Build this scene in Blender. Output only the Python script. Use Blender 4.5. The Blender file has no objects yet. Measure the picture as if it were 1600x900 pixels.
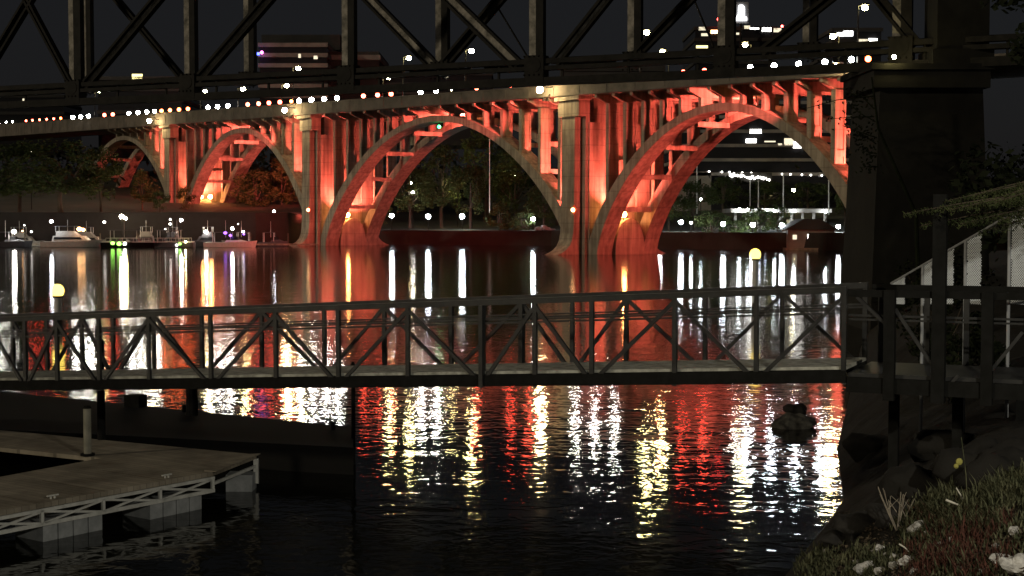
import bpy, bmesh, math, random
from mathutils import Vector, Matrix
R = math.radians
C = bpy.context.scene.collection
sc = bpy.context.scene

# ------------------------------------------------------------ camera
F, H, YH = 2300.0, 5.7, 340.0           # focal length in px of a 1600 px frame, eye height, horizon row
TH = math.atan((450 - YH) / F)
cd = bpy.data.cameras.new('camera'); cam = bpy.data.objects.new('camera', cd); C.objects.link(cam)
cd.sensor_width = 36; cd.lens = 36 * F / 1600; cd.clip_end = 6000; cd.clip_start = 0.2
cam.location = (0, 0, H); cam.rotation_euler = (math.pi / 2 - TH, 0, 0)
sc.camera = cam

# ------------------------------------------------------------ night sky, one weak directional light
w = bpy.data.worlds.new('World'); sc.world = w; w.use_nodes = True
nt = w.node_tree; bg = nt.nodes['Background']
sky = nt.nodes.new('ShaderNodeTexSky'); sky.sky_type = 'NISHITA'; sky.sun_disc = False
sky.sun_elevation = R(17); sky.sun_rotation = R(243)
sky.air_density = 1.0; sky.dust_density = 3.0
bg.inputs['Strength'].default_value = 0.0012
nt.links.new(sky.outputs[0], bg.inputs[0])
bg2 = nt.nodes.new('ShaderNodeBackground'); bg2.inputs[0].default_value = (0.0080, 0.0076, 0.0086, 1)   # the glow of the town on the night air
ad = nt.nodes.new('ShaderNodeAddShader')
nt.links.new(bg.outputs[0], ad.inputs[0]); nt.links.new(bg2.outputs[0], ad.inputs[1])
nt.links.new(ad.outputs[0], nt.nodes['World Output'].inputs[0])
sd = bpy.data.lights.new('sun', 'SUN'); sun = bpy.data.objects.new('sun', sd); C.objects.link(sun)
sd.energy = 0.72; sd.angle = R(2); sd.color = (1, .86, .62)
sun.rotation_euler = Vector((-.86, -.44, .30)).to_track_quat('Z', 'Y').to_euler()
sc.view_settings.view_transform = 'Standard'; sc.view_settings.look = 'None'
sc.view_settings.exposure = 0; sc.view_settings.gamma = 1
sc.cycles.use_denoising = True
sc.cycles.sample_clamp_indirect = 6.0
sc.cycles.max_bounces = 6

# ------------------------------------------------------------ helpers
def P(x, y, D):
    """point at depth D (world Y) seen at pixel x, y of the 1600x900 photograph"""
    dx = (x - 800) / F; dz = -(y - 450) / F
    Y = math.cos(TH) + dz * math.sin(TH); Z = -math.sin(TH) + dz * math.cos(TH)
    return Vector((dx / Y * D, D, H + Z / Y * D))
def G(x, y, z=0.0):
    """point at height z seen at pixel x, y"""
    p = P(x, y, 1.0); k = (z - H) / (p.z - H)
    return Vector((p.x * k, k, z))

class MB:
    def __init__(s): s.v = []; s.f = []; s.smooth = False
    def add(s, vs, fs):
        n = len(s.v); s.v += [tuple(v) for v in vs]; s.f += [tuple(i + n for i in f) for f in fs]; return s
    def box(s, c, d, rz=0.0, ax=None):
        c = Vector(c); hx, hy, hz = d[0] / 2, d[1] / 2, d[2] / 2
        if ax is None: ax = (Vector((math.cos(rz), math.sin(rz), 0)), Vector((-math.sin(rz), math.cos(rz), 0)), Vector((0, 0, 1)))
        vs = [c + ax[0] * (sx * hx) + ax[1] * (sy * hy) + ax[2] * (sz * hz) for sx in (-1, 1) for sy in (-1, 1) for sz in (-1, 1)]
        return s.add(vs, [(0, 1, 3, 2), (4, 6, 7, 5), (0, 4, 5, 1), (2, 3, 7, 6), (0, 2, 6, 4), (1, 5, 7, 3)])
    def bar(s, p, q, wd, ht, up=Vector((0, 0, 1))):
        p = Vector(p); q = Vector(q); d = q - p; L = d.length; d = d / L
        sd_ = d.cross(up)
        if sd_.length < 1e-4: sd_ = d.cross(Vector((0, 1, 0)))
        sd_.normalize(); u_ = sd_.cross(d)
        return s.box((p + q) / 2, (L, wd, ht), ax=(d, sd_, u_))
    def tube(s, p, q, r1, r2=None, n=8):
        if r2 is None: r2 = r1
        p = Vector(p); q = Vector(q); d = (q - p).normalized()
        a = d.cross(Vector((0, 0, 1)))
        if a.length < 1e-3: a = d.cross(Vector((0, 1, 0)))
        a.normalize(); b = d.cross(a)
        vs = []
        for (c, r) in ((p, r1), (q, r2)):
            for i in range(n):
                t = 2 * math.pi * i / n; vs.append(c + a * (math.cos(t) * r) + b * (math.sin(t) * r))
        fs = [(i, (i + 1) % n, n + (i + 1) % n, n + i) for i in range(n)]
        fs += [tuple(range(n))[::-1], tuple(range(n, 2 * n))]
        return s.add(vs, fs)
    def path(s, pts, r1, r2, n=6):
        m = len(pts) - 1
        for i in range(m): s.tube(pts[i], pts[i + 1], r1 + (r2 - r1) * i / m, r1 + (r2 - r1) * (i + 1) / m, n)
        return s
    def ball(s, c, r, n=10, m=6, sq=(1, 1, 1)):
        c = Vector(c); vs = [c + Vector((0, 0, r * sq[2]))]
        for j in range(1, m):
            ph = math.pi * j / m
            for i in range(n):
                t = 2 * math.pi * i / n
                vs.append(c + Vector((math.sin(ph) * math.cos(t) * r * sq[0], math.sin(ph) * math.sin(t) * r * sq[1], math.cos(ph) * r * sq[2])))
        vs.append(c - Vector((0, 0, r * sq[2]))); fs = []
        for i in range(n): fs.append((0, 1 + i, 1 + (i + 1) % n))
        for j in range(m - 2):
            for i in range(n):
                a = 1 + j * n + i; b = 1 + j * n + (i + 1) % n; fs.append((a, a + n, b + n, b))
        k = len(vs) - 1
        for i in range(n): fs.append((k, k - n + (i + 1) % n, k - n + i))
        return s.add(vs, fs)
    def prism(s, poly, off):
        """closed polygon of 3-D points swept by the vector off"""
        n = len(poly); off = Vector(off); vs = [Vector(p) for p in poly] + [Vector(p) + off for p in poly]
        fs = [tuple(range(n))[::-1], tuple(range(n, 2 * n))] + [(i, (i + 1) % n, n + (i + 1) % n, n + i) for i in range(n)]
        return s.add(vs, fs)
    def strip(s, A, B):
        n = len(A); return s.add(list(A) + list(B), [(i, i + 1, n + i + 1, n + i) for i in range(n - 1)])
    def build(s, name, m, parent=None, smooth=False, fix=True):
        me = bpy.data.meshes.new(name); me.from_pydata([tuple(v) for v in s.v], [], s.f); me.materials.append(m)
        if fix:
            b = bmesh.new(); b.from_mesh(me); bmesh.ops.recalc_face_normals(b, faces=b.faces); b.to_mesh(me); b.free()
        if smooth:
            for p_ in me.polygons: p_.use_smooth = True
        me.update()
        o = bpy.data.objects.new(name, me); C.objects.link(o)
        if parent is not None:
            o.parent = parent; o.matrix_parent_inverse = parent.matrix_world.inverted()
        return o

def thing(name, loc, label, cat, group=None, rz=0.0):
    o = bpy.data.objects.new(name, None); C.objects.link(o)
    o.matrix_world = Matrix.Translation(Vector(loc)) @ Matrix.Rotation(rz, 4, 'Z')
    o['label'] = label; o['category'] = cat
    if group: o['group'] = group
    return o
def tag(o, label, cat, group=None):
    o['label'] = label; o['category'] = cat
    if group: o['group'] = group
    return o
def struct(o): o['kind'] = 'structure'; return o
def copy_tree(o, parent=None):
    c = o.copy(); C.objects.link(c); c.parent = parent
    for ch in list(o.children): copy_tree(ch, c)
    return c

def mat(name, col, rough=.8, noise=0.0, scale=1.0, col2=None, bump=0.0, metal=0.0, spec=.25, detail=6):
    m = bpy.data.materials.new(name); m.use_nodes = True; t = m.node_tree; b = t.nodes['Principled BSDF']
    b.inputs['Roughness'].default_value = rough; b.inputs['Metallic'].default_value = metal
    b.inputs['Specular IOR Level'].default_value = spec
    b.inputs['Base Color'].default_value = (*col, 1)
    if noise or col2 or bump:
        tc = t.nodes.new('ShaderNodeTexCoord'); nz = t.nodes.new('ShaderNodeTexNoise')
        nz.inputs['Scale'].default_value = scale; nz.inputs['Detail'].default_value = detail; nz.inputs['Roughness'].default_value = .65
        t.links.new(tc.outputs['Object'], nz.inputs['Vector'])
        cr = t.nodes.new('ShaderNodeValToRGB')
        c2 = col2 or tuple(c * (1 - noise) for c in col)
        cr.color_ramp.elements[0].position = .36; cr.color_ramp.elements[1].position = .64
        cr.color_ramp.elements[0].color = (*c2, 1); cr.color_ramp.elements[1].color = (*col, 1)
        t.links.new(nz.outputs['Fac'], cr.inputs[0]); t.links.new(cr.outputs[0], b.inputs['Base Color'])
        if bump:
            bp = t.nodes.new('ShaderNodeBump'); bp.inputs['Distance'].default_value = bump
            t.links.new(nz.outputs['Fac'], bp.inputs['Height']); t.links.new(bp.outputs[0], b.inputs['Normal'])
    return m
def emat(name, col, st):
    m = bpy.data.materials.new(name); m.use_nodes = True; b = m.node_tree.nodes['Principled BSDF']
    b.inputs['Base Color'].default_value = (.02, .02, .02, 1); b.inputs['Emission Color'].default_value = (*col, 1)
    b.inputs['Emission Strength'].default_value = st; return m

def concrete_mat():
    m = mat('concrete', (.37, .32, .25), .85, scale=.35, col2=(.25, .21, .165), bump=.02)
    t = m.node_tree; b = t.nodes['Principled BSDF']
    tc = t.nodes.new('ShaderNodeTexCoord'); mp = t.nodes.new('ShaderNodeMapping'); mp.inputs['Scale'].default_value = (1.6, 1.6, .12)
    nz = t.nodes.new('ShaderNodeTexNoise'); nz.inputs['Scale'].default_value = 1.0; nz.inputs['Detail'].default_value = 5
    t.links.new(tc.outputs['Object'], mp.inputs[0]); t.links.new(mp.outputs[0], nz.inputs['Vector'])
    cr = t.nodes.new('ShaderNodeValToRGB'); cr.color_ramp.elements[0].position = .38; cr.color_ramp.elements[1].position = .62
    cr.color_ramp.elements[0].color = (.62, .60, .58, 1); cr.color_ramp.elements[1].color = (1, 1, 1, 1)
    mx = t.nodes.new('ShaderNodeMixRGB'); mx.blend_type = 'MULTIPLY'; mx.inputs[0].default_value = 1
    src = b.inputs['Base Color'].links[0].from_socket
    t.links.new(nz.outputs['Fac'], cr.inputs[0]); t.links.new(src, mx.inputs[1]); t.links.new(cr.outputs[0], mx.inputs[2])
    sx = t.nodes.new('ShaderNodeSeparateXYZ'); t.links.new(tc.outputs['Object'], sx.inputs[0])
    dv = t.nodes.new('ShaderNodeMath'); dv.operation = 'MULTIPLY'; dv.inputs[1].default_value = .42; t.links.new(sx.outputs['Z'], dv.inputs[0])
    fr_ = t.nodes.new('ShaderNodeMath'); fr_.operation = 'FRACT'; t.links.new(dv.outputs[0], fr_.inputs[0])
    lt = t.nodes.new('ShaderNodeMath'); lt.operation = 'GREATER_THAN'; lt.inputs[1].default_value = .07; t.links.new(fr_.outputs[0], lt.inputs[0])
    mr = t.nodes.new('ShaderNodeMapRange'); mr.inputs['To Min'].default_value = .82; t.links.new(lt.outputs[0], mr.inputs['Value'])
    m2 = t.nodes.new('ShaderNodeMixRGB'); m2.blend_type = 'MULTIPLY'; m2.inputs[0].default_value = 1
    t.links.new(mx.outputs[0], m2.inputs[1]); t.links.new(mr.outputs[0], m2.inputs[2])
    t.links.new(m2.outputs[0], b.inputs['Base Color']); return m

M = dict(
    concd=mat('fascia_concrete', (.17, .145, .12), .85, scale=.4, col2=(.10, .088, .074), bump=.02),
    conc=concrete_mat(),
    asphalt=mat('asphalt', (.05, .05, .05), .9, .3, 2),
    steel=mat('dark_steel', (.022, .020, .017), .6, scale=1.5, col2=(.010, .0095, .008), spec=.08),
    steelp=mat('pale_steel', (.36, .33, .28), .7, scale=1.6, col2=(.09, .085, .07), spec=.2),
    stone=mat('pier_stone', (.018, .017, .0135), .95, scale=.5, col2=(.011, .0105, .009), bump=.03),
    alu=mat('weathered_aluminium', (.036, .036, .034), .45, scale=4, col2=(.018, .018, .018), spec=.5, metal=.3),
    aludark=mat('dark_painted_steel', (.012, .012, .011), .9, scale=5, col2=(.008, .008, .007), spec=.08),
    deckpl=mat('dock_decking', (.29, .255, .195), .85, scale=.8, col2=(.14, .12, .09), bump=.004),
    dockst=mat('galvanised_frame', (.50, .50, .46), .6, scale=5, col2=(.36, .36, .33)),
    floatm=mat('float_drum', (.30, .31, .31), .6, scale=3, col2=(.19, .2, .2)),
    black=mat('black_hull', (.0035, .003, .0025), .85, scale=2, col2=(.002, .002, .0018)),
    leaf=mat('leaves', (.075, .10, .03), .8, scale=.35, col2=(.022, .034, .010), spec=.2),
    leafd=mat('dark_leaves', (.014, .018, .008), .9, scale=.6, col2=(.008, .010, .005), spec=.1),
    bark=mat('bark', (.09, .07, .05), .9, .4, 4),
    needle=mat('needles', (.10, .12, .045), .8, scale=2.0, col2=(.03, .045, .015), spec=.2),
    grass=mat('grass_blades', (.125, .125, .07), .85, scale=5, col2=(.035, .042, .02), spec=.2),
    dry=mat('dry_red_stems', (.10, .04, .028), .9, scale=6, col2=(.045, .02, .014), spec=.2),
    soil=mat('bank_soil', (.014, .012, .009), .95, scale=2.5, col2=(.010, .009, .007), bump=.05),
    land=mat('far_ground', (.05, .05, .035), .95, scale=.05, col2=(.025, .026, .018)),
    wall=mat('river_wall_concrete', (.024, .021, .018), .9, scale=.25, col2=(.018, .014, .012), bump=.05),
    rock=mat('grey_rock', (.028, .026, .023), .9, scale=4, col2=(.014, .013, .012), bump=.03),
    wrock=mat('white_rock', (.50, .49, .46), .85, scale=9, col2=(.22, .21, .19), bump=.02),
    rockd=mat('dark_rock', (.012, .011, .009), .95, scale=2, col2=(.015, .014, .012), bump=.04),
    wht=mat('white_paint', (.75, .74, .70), .4, scale=3, col2=(.62, .61, .58)),
    glassd=mat('dark_glass', (.02, .02, .022), .08, spec=.6),
    facade=mat('facade_concrete', (.26, .24, .21), .85, scale=.2, col2=(.15, .14, .13)),
    faced=mat('facade_dark', (.05, .048, .046), .85, scale=.2, col2=(.035, .034, .033)),
    canvas=mat('canvas', (.09, .09, .10), .9, .3, 3),
    wire=mat('galvanised_wire', (.75, .80, .84), .5, spec=.5),
    tubes=mat('galvanised_tube', (.30, .31, .32), .5, spec=.5),
)
def planks(m, ang, freq):
    t = m.node_tree; b = t.nodes['Principled BSDF']; tc = t.nodes.new('ShaderNodeTexCoord'); mp = t.nodes.new('ShaderNodeMapping'); mp.inputs['Rotation'].default_value = (0, 0, ang)
    t.links.new(tc.outputs['Object'], mp.inputs[0]); sx = t.nodes.new('ShaderNodeSeparateXYZ'); t.links.new(mp.outputs[0], sx.inputs[0])
    a = t.nodes.new('ShaderNodeMath'); a.operation = 'MULTIPLY'; a.inputs[1].default_value = freq; t.links.new(sx.outputs['X'], a.inputs[0])
    fl_ = t.nodes.new('ShaderNodeMath'); fl_.operation = 'FLOOR'; t.links.new(a.outputs[0], fl_.inputs[0])
    wn = t.nodes.new('ShaderNodeTexWhiteNoise'); wn.noise_dimensions = '1D'; t.links.new(fl_.outputs[0], wn.inputs['W'])
    f_ = t.nodes.new('ShaderNodeMath'); f_.operation = 'FRACT'; t.links.new(a.outputs[0], f_.inputs[0])
    g = t.nodes.new('ShaderNodeMath'); g.operation = 'GREATER_THAN'; g.inputs[1].default_value = .09; t.links.new(f_.outputs[0], g.inputs[0])
    m1 = t.nodes.new('ShaderNodeMapRange'); m1.inputs['To Min'].default_value = .86; m1.inputs['To Max'].default_value = 1.12; t.links.new(wn.outputs['Value'], m1.inputs['Value'])
    m2 = t.nodes.new('ShaderNodeMapRange'); m2.inputs['To Min'].default_value = .55; t.links.new(g.outputs[0], m2.inputs['Value'])
    k = t.nodes.new('ShaderNodeMath'); k.operation = 'MULTIPLY'; t.links.new(m1.outputs[0], k.inputs[0]); t.links.new(m2.outputs[0], k.inputs[1])
    mx = t.nodes.new('ShaderNodeMixRGB'); mx.blend_type = 'MULTIPLY'; mx.inputs[0].default_value = 1
    t.links.new(b.inputs['Base Color'].links[0].from_socket, mx.inputs[1]); t.links.new(k.outputs[0], mx.inputs[2]); t.links.new(mx.outputs[0], b.inputs['Base Color'])
planks(M['deckpl'], R(-53.6), 6.6)
E = dict(
    W=emat('lamp_white', (1, .95, .82), 200), Y=emat('lamp_yellow', (1, .84, .36), 230), R=emat('lamp_red', (1, .085, .045), 40),
    O=emat('lamp_orange', (1, .13, .03), 42), B=emat('fascia_lamp', (1, .74, .36), 300), C=emat('lamp_cold', (.86, .95, 1), 190),
    fl=emat('flood_lens', (1, .36, .10), 200), G=emat('lamp_green', (.05, 1, .25), 14), bol=emat('bollard_globe', (1, .72, .12), 4.5),
    win=emat('lit_window', (1, .88, .62), 1.2), winy=emat('yellow_window', (1, .85, .35), 2.6), winw=emat('white_sign_panel', (1, 1, 1), 5),
    amb=emat('lamp_amber', (1, .5, .2), 12), blue=emat('sign_blue', (.08, .12, 1), 7), pink=emat('sign_pink', (1, .15, .55), 7),
    vio=emat('boat_violet', (.35, .12, 1), 4), grn=emat('boat_green', (.35, 1, .12), 5), lw=emat('low_white', (1, .96, .88), 9),
    red=emat('red_beacon', (1, .06, .05), 25),
)

# ------------------------------------------------------------ water
def water_mat():
    m = bpy.data.materials.new('river_water'); m.use_nodes = True; t = m.node_tree; b = t.nodes['Principled BSDF']
    b.inputs['Base Color'].default_value = (.004, .0045, .003, 1); b.inputs['IOR'].default_value = 1.333
    tc = t.nodes.new('ShaderNodeTexCoord')
    def noise(scale, detail, rough, sx=1.0, sy=1.0, dist=0.0):
        mp = t.nodes.new('ShaderNodeMapping'); mp.inputs['Scale'].default_value = (sx, sy, 1); mp.inputs['Rotation'].default_value = (0, 0, R(8))
        n_ = t.nodes.new('ShaderNodeTexNoise'); n_.inputs['Scale'].default_value = scale; n_.inputs['Detail'].default_value = detail
        n_.inputs['Roughness'].default_value = rough; n_.inputs['Distortion'].default_value = dist
        t.links.new(tc.outputs['Object'], mp.inputs[0]); t.links.new(mp.outputs[0], n_.inputs['Vector']); return n_
    a = noise(2.6, 2.0, .5, .9, 1.0, .3); c_ = noise(.55, 1.0, .5, .8, 1.2); patch = noise(.02, 2, .5, .5, 1.6)
    mr = t.nodes.new('ShaderNodeMapRange'); mr.inputs['From Min'].default_value = .35; mr.inputs['From Max'].default_value = .65
    mr.inputs['To Min'].default_value = .75; mr.inputs['To Max'].default_value = 1.2
    t.links.new(patch.outputs['Fac'], mr.inputs['Value'])
    b1 = t.nodes.new('ShaderNodeBump'); b1.inputs['Distance'].default_value = .0105
    t.links.new(a.outputs['Fac'], b1.inputs['Height']); t.links.new(mr.outputs[0], b1.inputs['Strength'])
    b2 = t.nodes.new('ShaderNodeBump'); b2.inputs['Distance'].default_value = .015
    t.links.new(c_.outputs['Fac'], b2.inputs['Height']); t.links.new(b1.outputs[0], b2.inputs['Normal'])
    t.links.new(b2.outputs[0], b.inputs['Normal'])
    # mid-river breeze: finer ripples, so a rougher sheen, from about 60 m out
    sp = t.nodes.new('ShaderNodeSeparateXYZ'); t.links.new(tc.outputs['Object'], sp.inputs[0])
    rr = t.nodes.new('ShaderNodeMapRange'); rr.inputs['From Min'].default_value = 35; rr.inputs['From Max'].default_value = 110
    rr.inputs['To Min'].default_value = .055; rr.inputs['To Max'].default_value = .075
    t.links.new(sp.outputs['Y'], rr.inputs['Value']); t.links.new(rr.outputs[0], b.inputs['Roughness'])
    return m
MW = water_mat()
struct(MB().add([(-900, -60, 0), (1500, -60, 0), (1500, 3000, 0), (-900, 3000, 0)], [(0, 1, 2, 3)]).build('river_water', MW, fix=False))
struct(MB().add([(-3000, -500, -4), (3000, -500, -4), (3000, 5000, -4), (-3000, 5000, -4)], [(0, 1, 2, 3)]).build('riverbed', M['land'], fix=False))

# ------------------------------------------------------------ far bank: terrain from the shore line backwards
def lerp_tab(tab, x):
    if x <= tab[0][0]: return tab[0][1]
    for (a, b) in zip(tab, tab[1:]):
        if x <= b[0]: k = (x - a[0]) / (b[0] - a[0]); return a[1] + (b[1] - a[1]) * k
    return tab[-1][1]
FS = [(-900, 285), (-200, 289), (-130, 292), (-52, 299), (-44, 306), (-27, 312), (10, 300), (24, 271), (59, 256), (110, 250), (300, 240), (1500, 200)]
def far_h(x, y):
    d = y - lerp_tab(FS, x)
    z0 = lerp_tab([(-900, 7), (-46, 6.6), (-30, 2.9), (1500, 2.9)], x)
    return z0 + lerp_tab([(0, 0), (14, .2), (30, .4), (90, 5), (220, 16), (600, 22), (2500, 26)], d)
xs = [-900, -500, -300] + [-220 + 6 * i for i in range(72)] + [300, 500, 900, 1500]
ds = [0, 3, 8, 14, 22, 30, 45, 60, 90, 130, 180, 260, 400, 700, 1500, 2600]
rnd = random.Random(3)
vs = []; fs = []
for i, x in enumerate(xs):
    y0 = lerp_tab(FS, x)
    for j, d in enumerate(ds):
        vs.append((x, y0 + d, far_h(x, y0 + d) + (rnd.uniform(-.15, .15) if 0 < j < 8 else 0)))
nj = len(ds)
for i in range(len(xs) - 1):
    for j in range(nj - 1): fs.append((i * nj + j, (i + 1) * nj + j, (i + 1) * nj + j + 1, i * nj + j + 1))
struct(MB().add(vs, fs).build('far_ground', M['land'], smooth=True, fix=False))
# river wall in front of it
rw = MB(); top = []; bot = []; cop = []
for x in xs:
    y0 = lerp_tab(FS, x); z0 = far_h(x, y0)
    top.append((x, y0 - .02, z0 + .15)); bot.append((x, y0 - .5, -2))
rw.strip(bot, top); rw.strip(top, [(a[0], a[1] + .8, a[2]) for a in top]); rw.strip([(a[0], a[1] + .8, a[2]) for a in top], [(a[0], a[1] + .8, a[2] - .6) for a in top])
tag(rw.build('river_wall', M['wall'], smooth=False), 'long dark river wall along the far shore behind the marina and piers', 'wall')

# ------------------------------------------------------------ near bank
NS = [Vector(p) for p in ((-60, -40), (-22, -6), (-6, 1.5), (0.6, 7), (2.6, 12), (3.7, 18), (4.35, 23.2), (5.5, 26.2), (6.7, 29.5), (8.0, 36), (11.6, 50), (15.2, 64), (18.0, 74), (22, 90), (34, 125), (62, 160), (110, 190), (240, 215), (900, 180))]
NSd = []
for a, b in zip(NS, NS[1:]):
    k = max(1, int((b - a).length / (0.6 if a.y < 40 and a.y > 5 else 4)))
    for i in range(k): NSd.append(a + (b - a) * (i / k))
NSd.append(NS[-1])
def near_h(d): return lerp_tab([(-.6, -.5), (0, 0), (.5, .45), (1.5, 1.25), (3, 2.2), (4.5, 2.75), (8, 2.95), (14, 3.6), (30, 5.5), (60, 8), (500, 13)], d)
from mathutils import noise as mn
offs = [-.6, 0, .25, .5, .8, 1.1, 1.5, 2, 2.5, 3, 3.6, 4.3, 5, 6, 7.5, 10, 14, 20, 35, 60, 150, 500]
vs = []; fs = []
for i, p in enumerate(NSd):
    a = NSd[max(0, i - 3)]; b = NSd[min(len(NSd) - 1, i + 3)]; t_ = (b - a).normalized(); nn = Vector((t_.y, -t_.x))
    for d in offs:
        q = p + nn * d; dn = mn.noise(Vector((q.x * .9, q.y * .9, 0))) * .22 + mn.noise(Vector((q.x * 2.7, q.y * 2.7, 4))) * .09
        z = near_h(d) + (dn if 0 < d < 60 else 0) * (1 if p.y < 60 else .5)
        vs.append((q.x, q.y, z))
nj = len(offs)
for i in range(len(NSd) - 1):
    for j in range(nj - 1): fs.append((i * nj + j, i * nj + j + 1, (i + 1) * nj + j + 1, (i + 1) * nj + j))
near_bank = struct(MB().add(vs, fs).build('near_bank_ground', M['soil'], smooth=True, fix=False))
from mathutils.bvhtree import BVHTree
NB = BVHTree.FromPolygons([Vector(v) for v in vs], fs)
def ground(x, y):
    h = NB.ray_cast(Vector((x, y, 30)), Vector((0, 0, -1)))
    return h[0].z if h[0] is not None else 0.0
def bank_px(x, y):
    """where the ray through the pixel meets the near bank"""
    p = P(x, y, 1.0); d = (p - Vector((0, 0, H))).normalized(); h = NB.ray_cast(Vector((0, 0, H)), d)
    return h[0]

# ------------------------------------------------------------ the arch bridge
P3 = Vector((10.626, 226.279, 0)); U = Vector((-.57629, .81725, 0)); A = Vector((.81725, .57629, 0))
def B(s, c, z): return P3 + U * s + A * c + Vector((0, 0, z))
def zb(s): return 24.2 + .0237 * s
def zt(s): return 26.0 + .031 * s
bridge = thing('arch_bridge', B(0, 0, 0), 'long concrete open-spandrel arch bridge floodlit red across the river', 'bridge')
arches = [(-30.2, 28.6, 21.3, 0, 14), (43.2, 42.2, 23.7, 0, 16), (123.3, 35.6, 25.5, 0, 14), (195.5, 35.0, 27.0, 5, 9), (500, 1, 1, 0, 0)]
def ext(ar, s):
    c0, h, zc, z0, _ = ar; k = min(1, abs(s - c0) / h)
    return z0 + (zc - z0) * .5 * ((1 - k * k) + math.sqrt(max(0, 1 - k * k)))
def rib_profile(ar, N=44):
    c0, h, zc, z0, _ = ar; E_ = []; I_ = []
    for i in range(N + 1):
        t = math.pi * i / N; s = c0 - h * math.cos(t); z = ext(ar, s)
        E_.append((s, z))
    for i, (s, z) in enumerate(E_):
        a = E_[max(0, i - 1)]; b = E_[min(N, i + 1)]; dx, dz = b[0] - a[0], b[1] - a[1]; L_ = math.hypot(dx, dz)
        if i in (0, N): dx, dz = 0, (1 if i == 0 else -1); L_ = 1
        k = abs(s - c0) / h; th = 1.05 + 1.25 * k ** 2
        I_.append((s + dz / L_ * th, max(z - dx / L_ * th, z0)))
    return E_, I_
for ai, ar in enumerate(arches[:4]):
    Ep, Ip = rib_profile(ar)
    for c in (0.0, 9.0):
        if ai == 4 and c: continue
        mb = MB(); n_ = len(Ep)
        rows = [[B(s, c, z) for s, z in Ep], [B(s, c + 2.9, z) for s, z in Ep], [B(s, c + 2.9, z) for s, z in Ip], [B(s, c, z) for s, z in Ip]]
        v_ = [p for r in rows for p in r]; f_ = []
        for k in range(4):
            k2 = (k + 1) % 4
            for i in range(n_ - 1): f_.append((k * n_ + i, k * n_ + i + 1, k2 * n_ + i + 1, k2 * n_ + i))
        f_.append((0, n_, 2 * n_, 3 * n_)); f_.append((n_ - 1, 4 * n_ - 1, 3 * n_ - 1, 2 * n_ - 1))
        mb.add(v_, f_).build('arch_rib', M['conc'], bridge)
    # struts between the two ribs
    c0, h = ar[0], ar[1]
    if ai == 4: continue
    for k in (-.86, -.70, -.5, -.26, .26, .5, .70, .86):
        s = c0 + k * h; z = ext(ar, s) - 1.3
        MB().bar(B(s, 2.9, z), B(s, 9.0, z), .75, .75).build('strut', M['conc'], bridge)
    nb = ar[4]
    for i in range(1, nb):
        s = c0 - h + 2 * h * i / nb + (0 if ai < 3 else -20 * 0)
        if ai == 3: s = c0 - h + 5.0 * i
        ze = ext(ar, s) - .2; zt_ = zb(s) - 1.25
        if zt_ - ze > .6:
            for c in (.45, 9.45):
                mb = MB().box(B(s, c + 1.0, (ze + zt_) / 2), (.62, 2.0, zt_ - ze), ax=(U, A, Vector((0, 0, 1))))
                if zt_ - ze > 4:      # raised border framing the long recessed panel on the broad face
                    for cc in (.18, 1.82):
                        mb.box(B(s - .36, c + cc, (ze + zt_) / 2), (.1, .3, zt_ - ze - .02), ax=(U, A, Vector((0, 0, 1))))
                    mb.box(B(s - .36, c + 1.0, zt_ - .5), (.1, 1.35, .9), ax=(U, A, Vector((0, 0, 1))))
                    mb.box(B(s - .36, c + 1.0, ze + 1.3), (.1, 1.35, .8), ax=(U, A, Vector((0, 0, 1))))
                mb.build('spandrel_column', M['conc'], bridge)
        if zt_ - ze > 9:
            zz = ze + (zt_ - ze) * .45
            MB().bar(B(s, 2.45, zz), B(s, 9.45, zz), .45, .7).build('strut', M['conc'], bridge)
        # floor beam with tapering bracket ends
        z1 = zb(s) + .02
        poly = [(-1.7, z1), (13.6, z1), (13.6, z1 - .45), (11.6, z1 - 1.25), (.3, z1 - 1.25), (-1.7, z1 - .45)]
        MB().prism([B(s - .3, c, z) for c, z in poly], U * .6).build('floor_beam', M['conc'], bridge)
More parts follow.
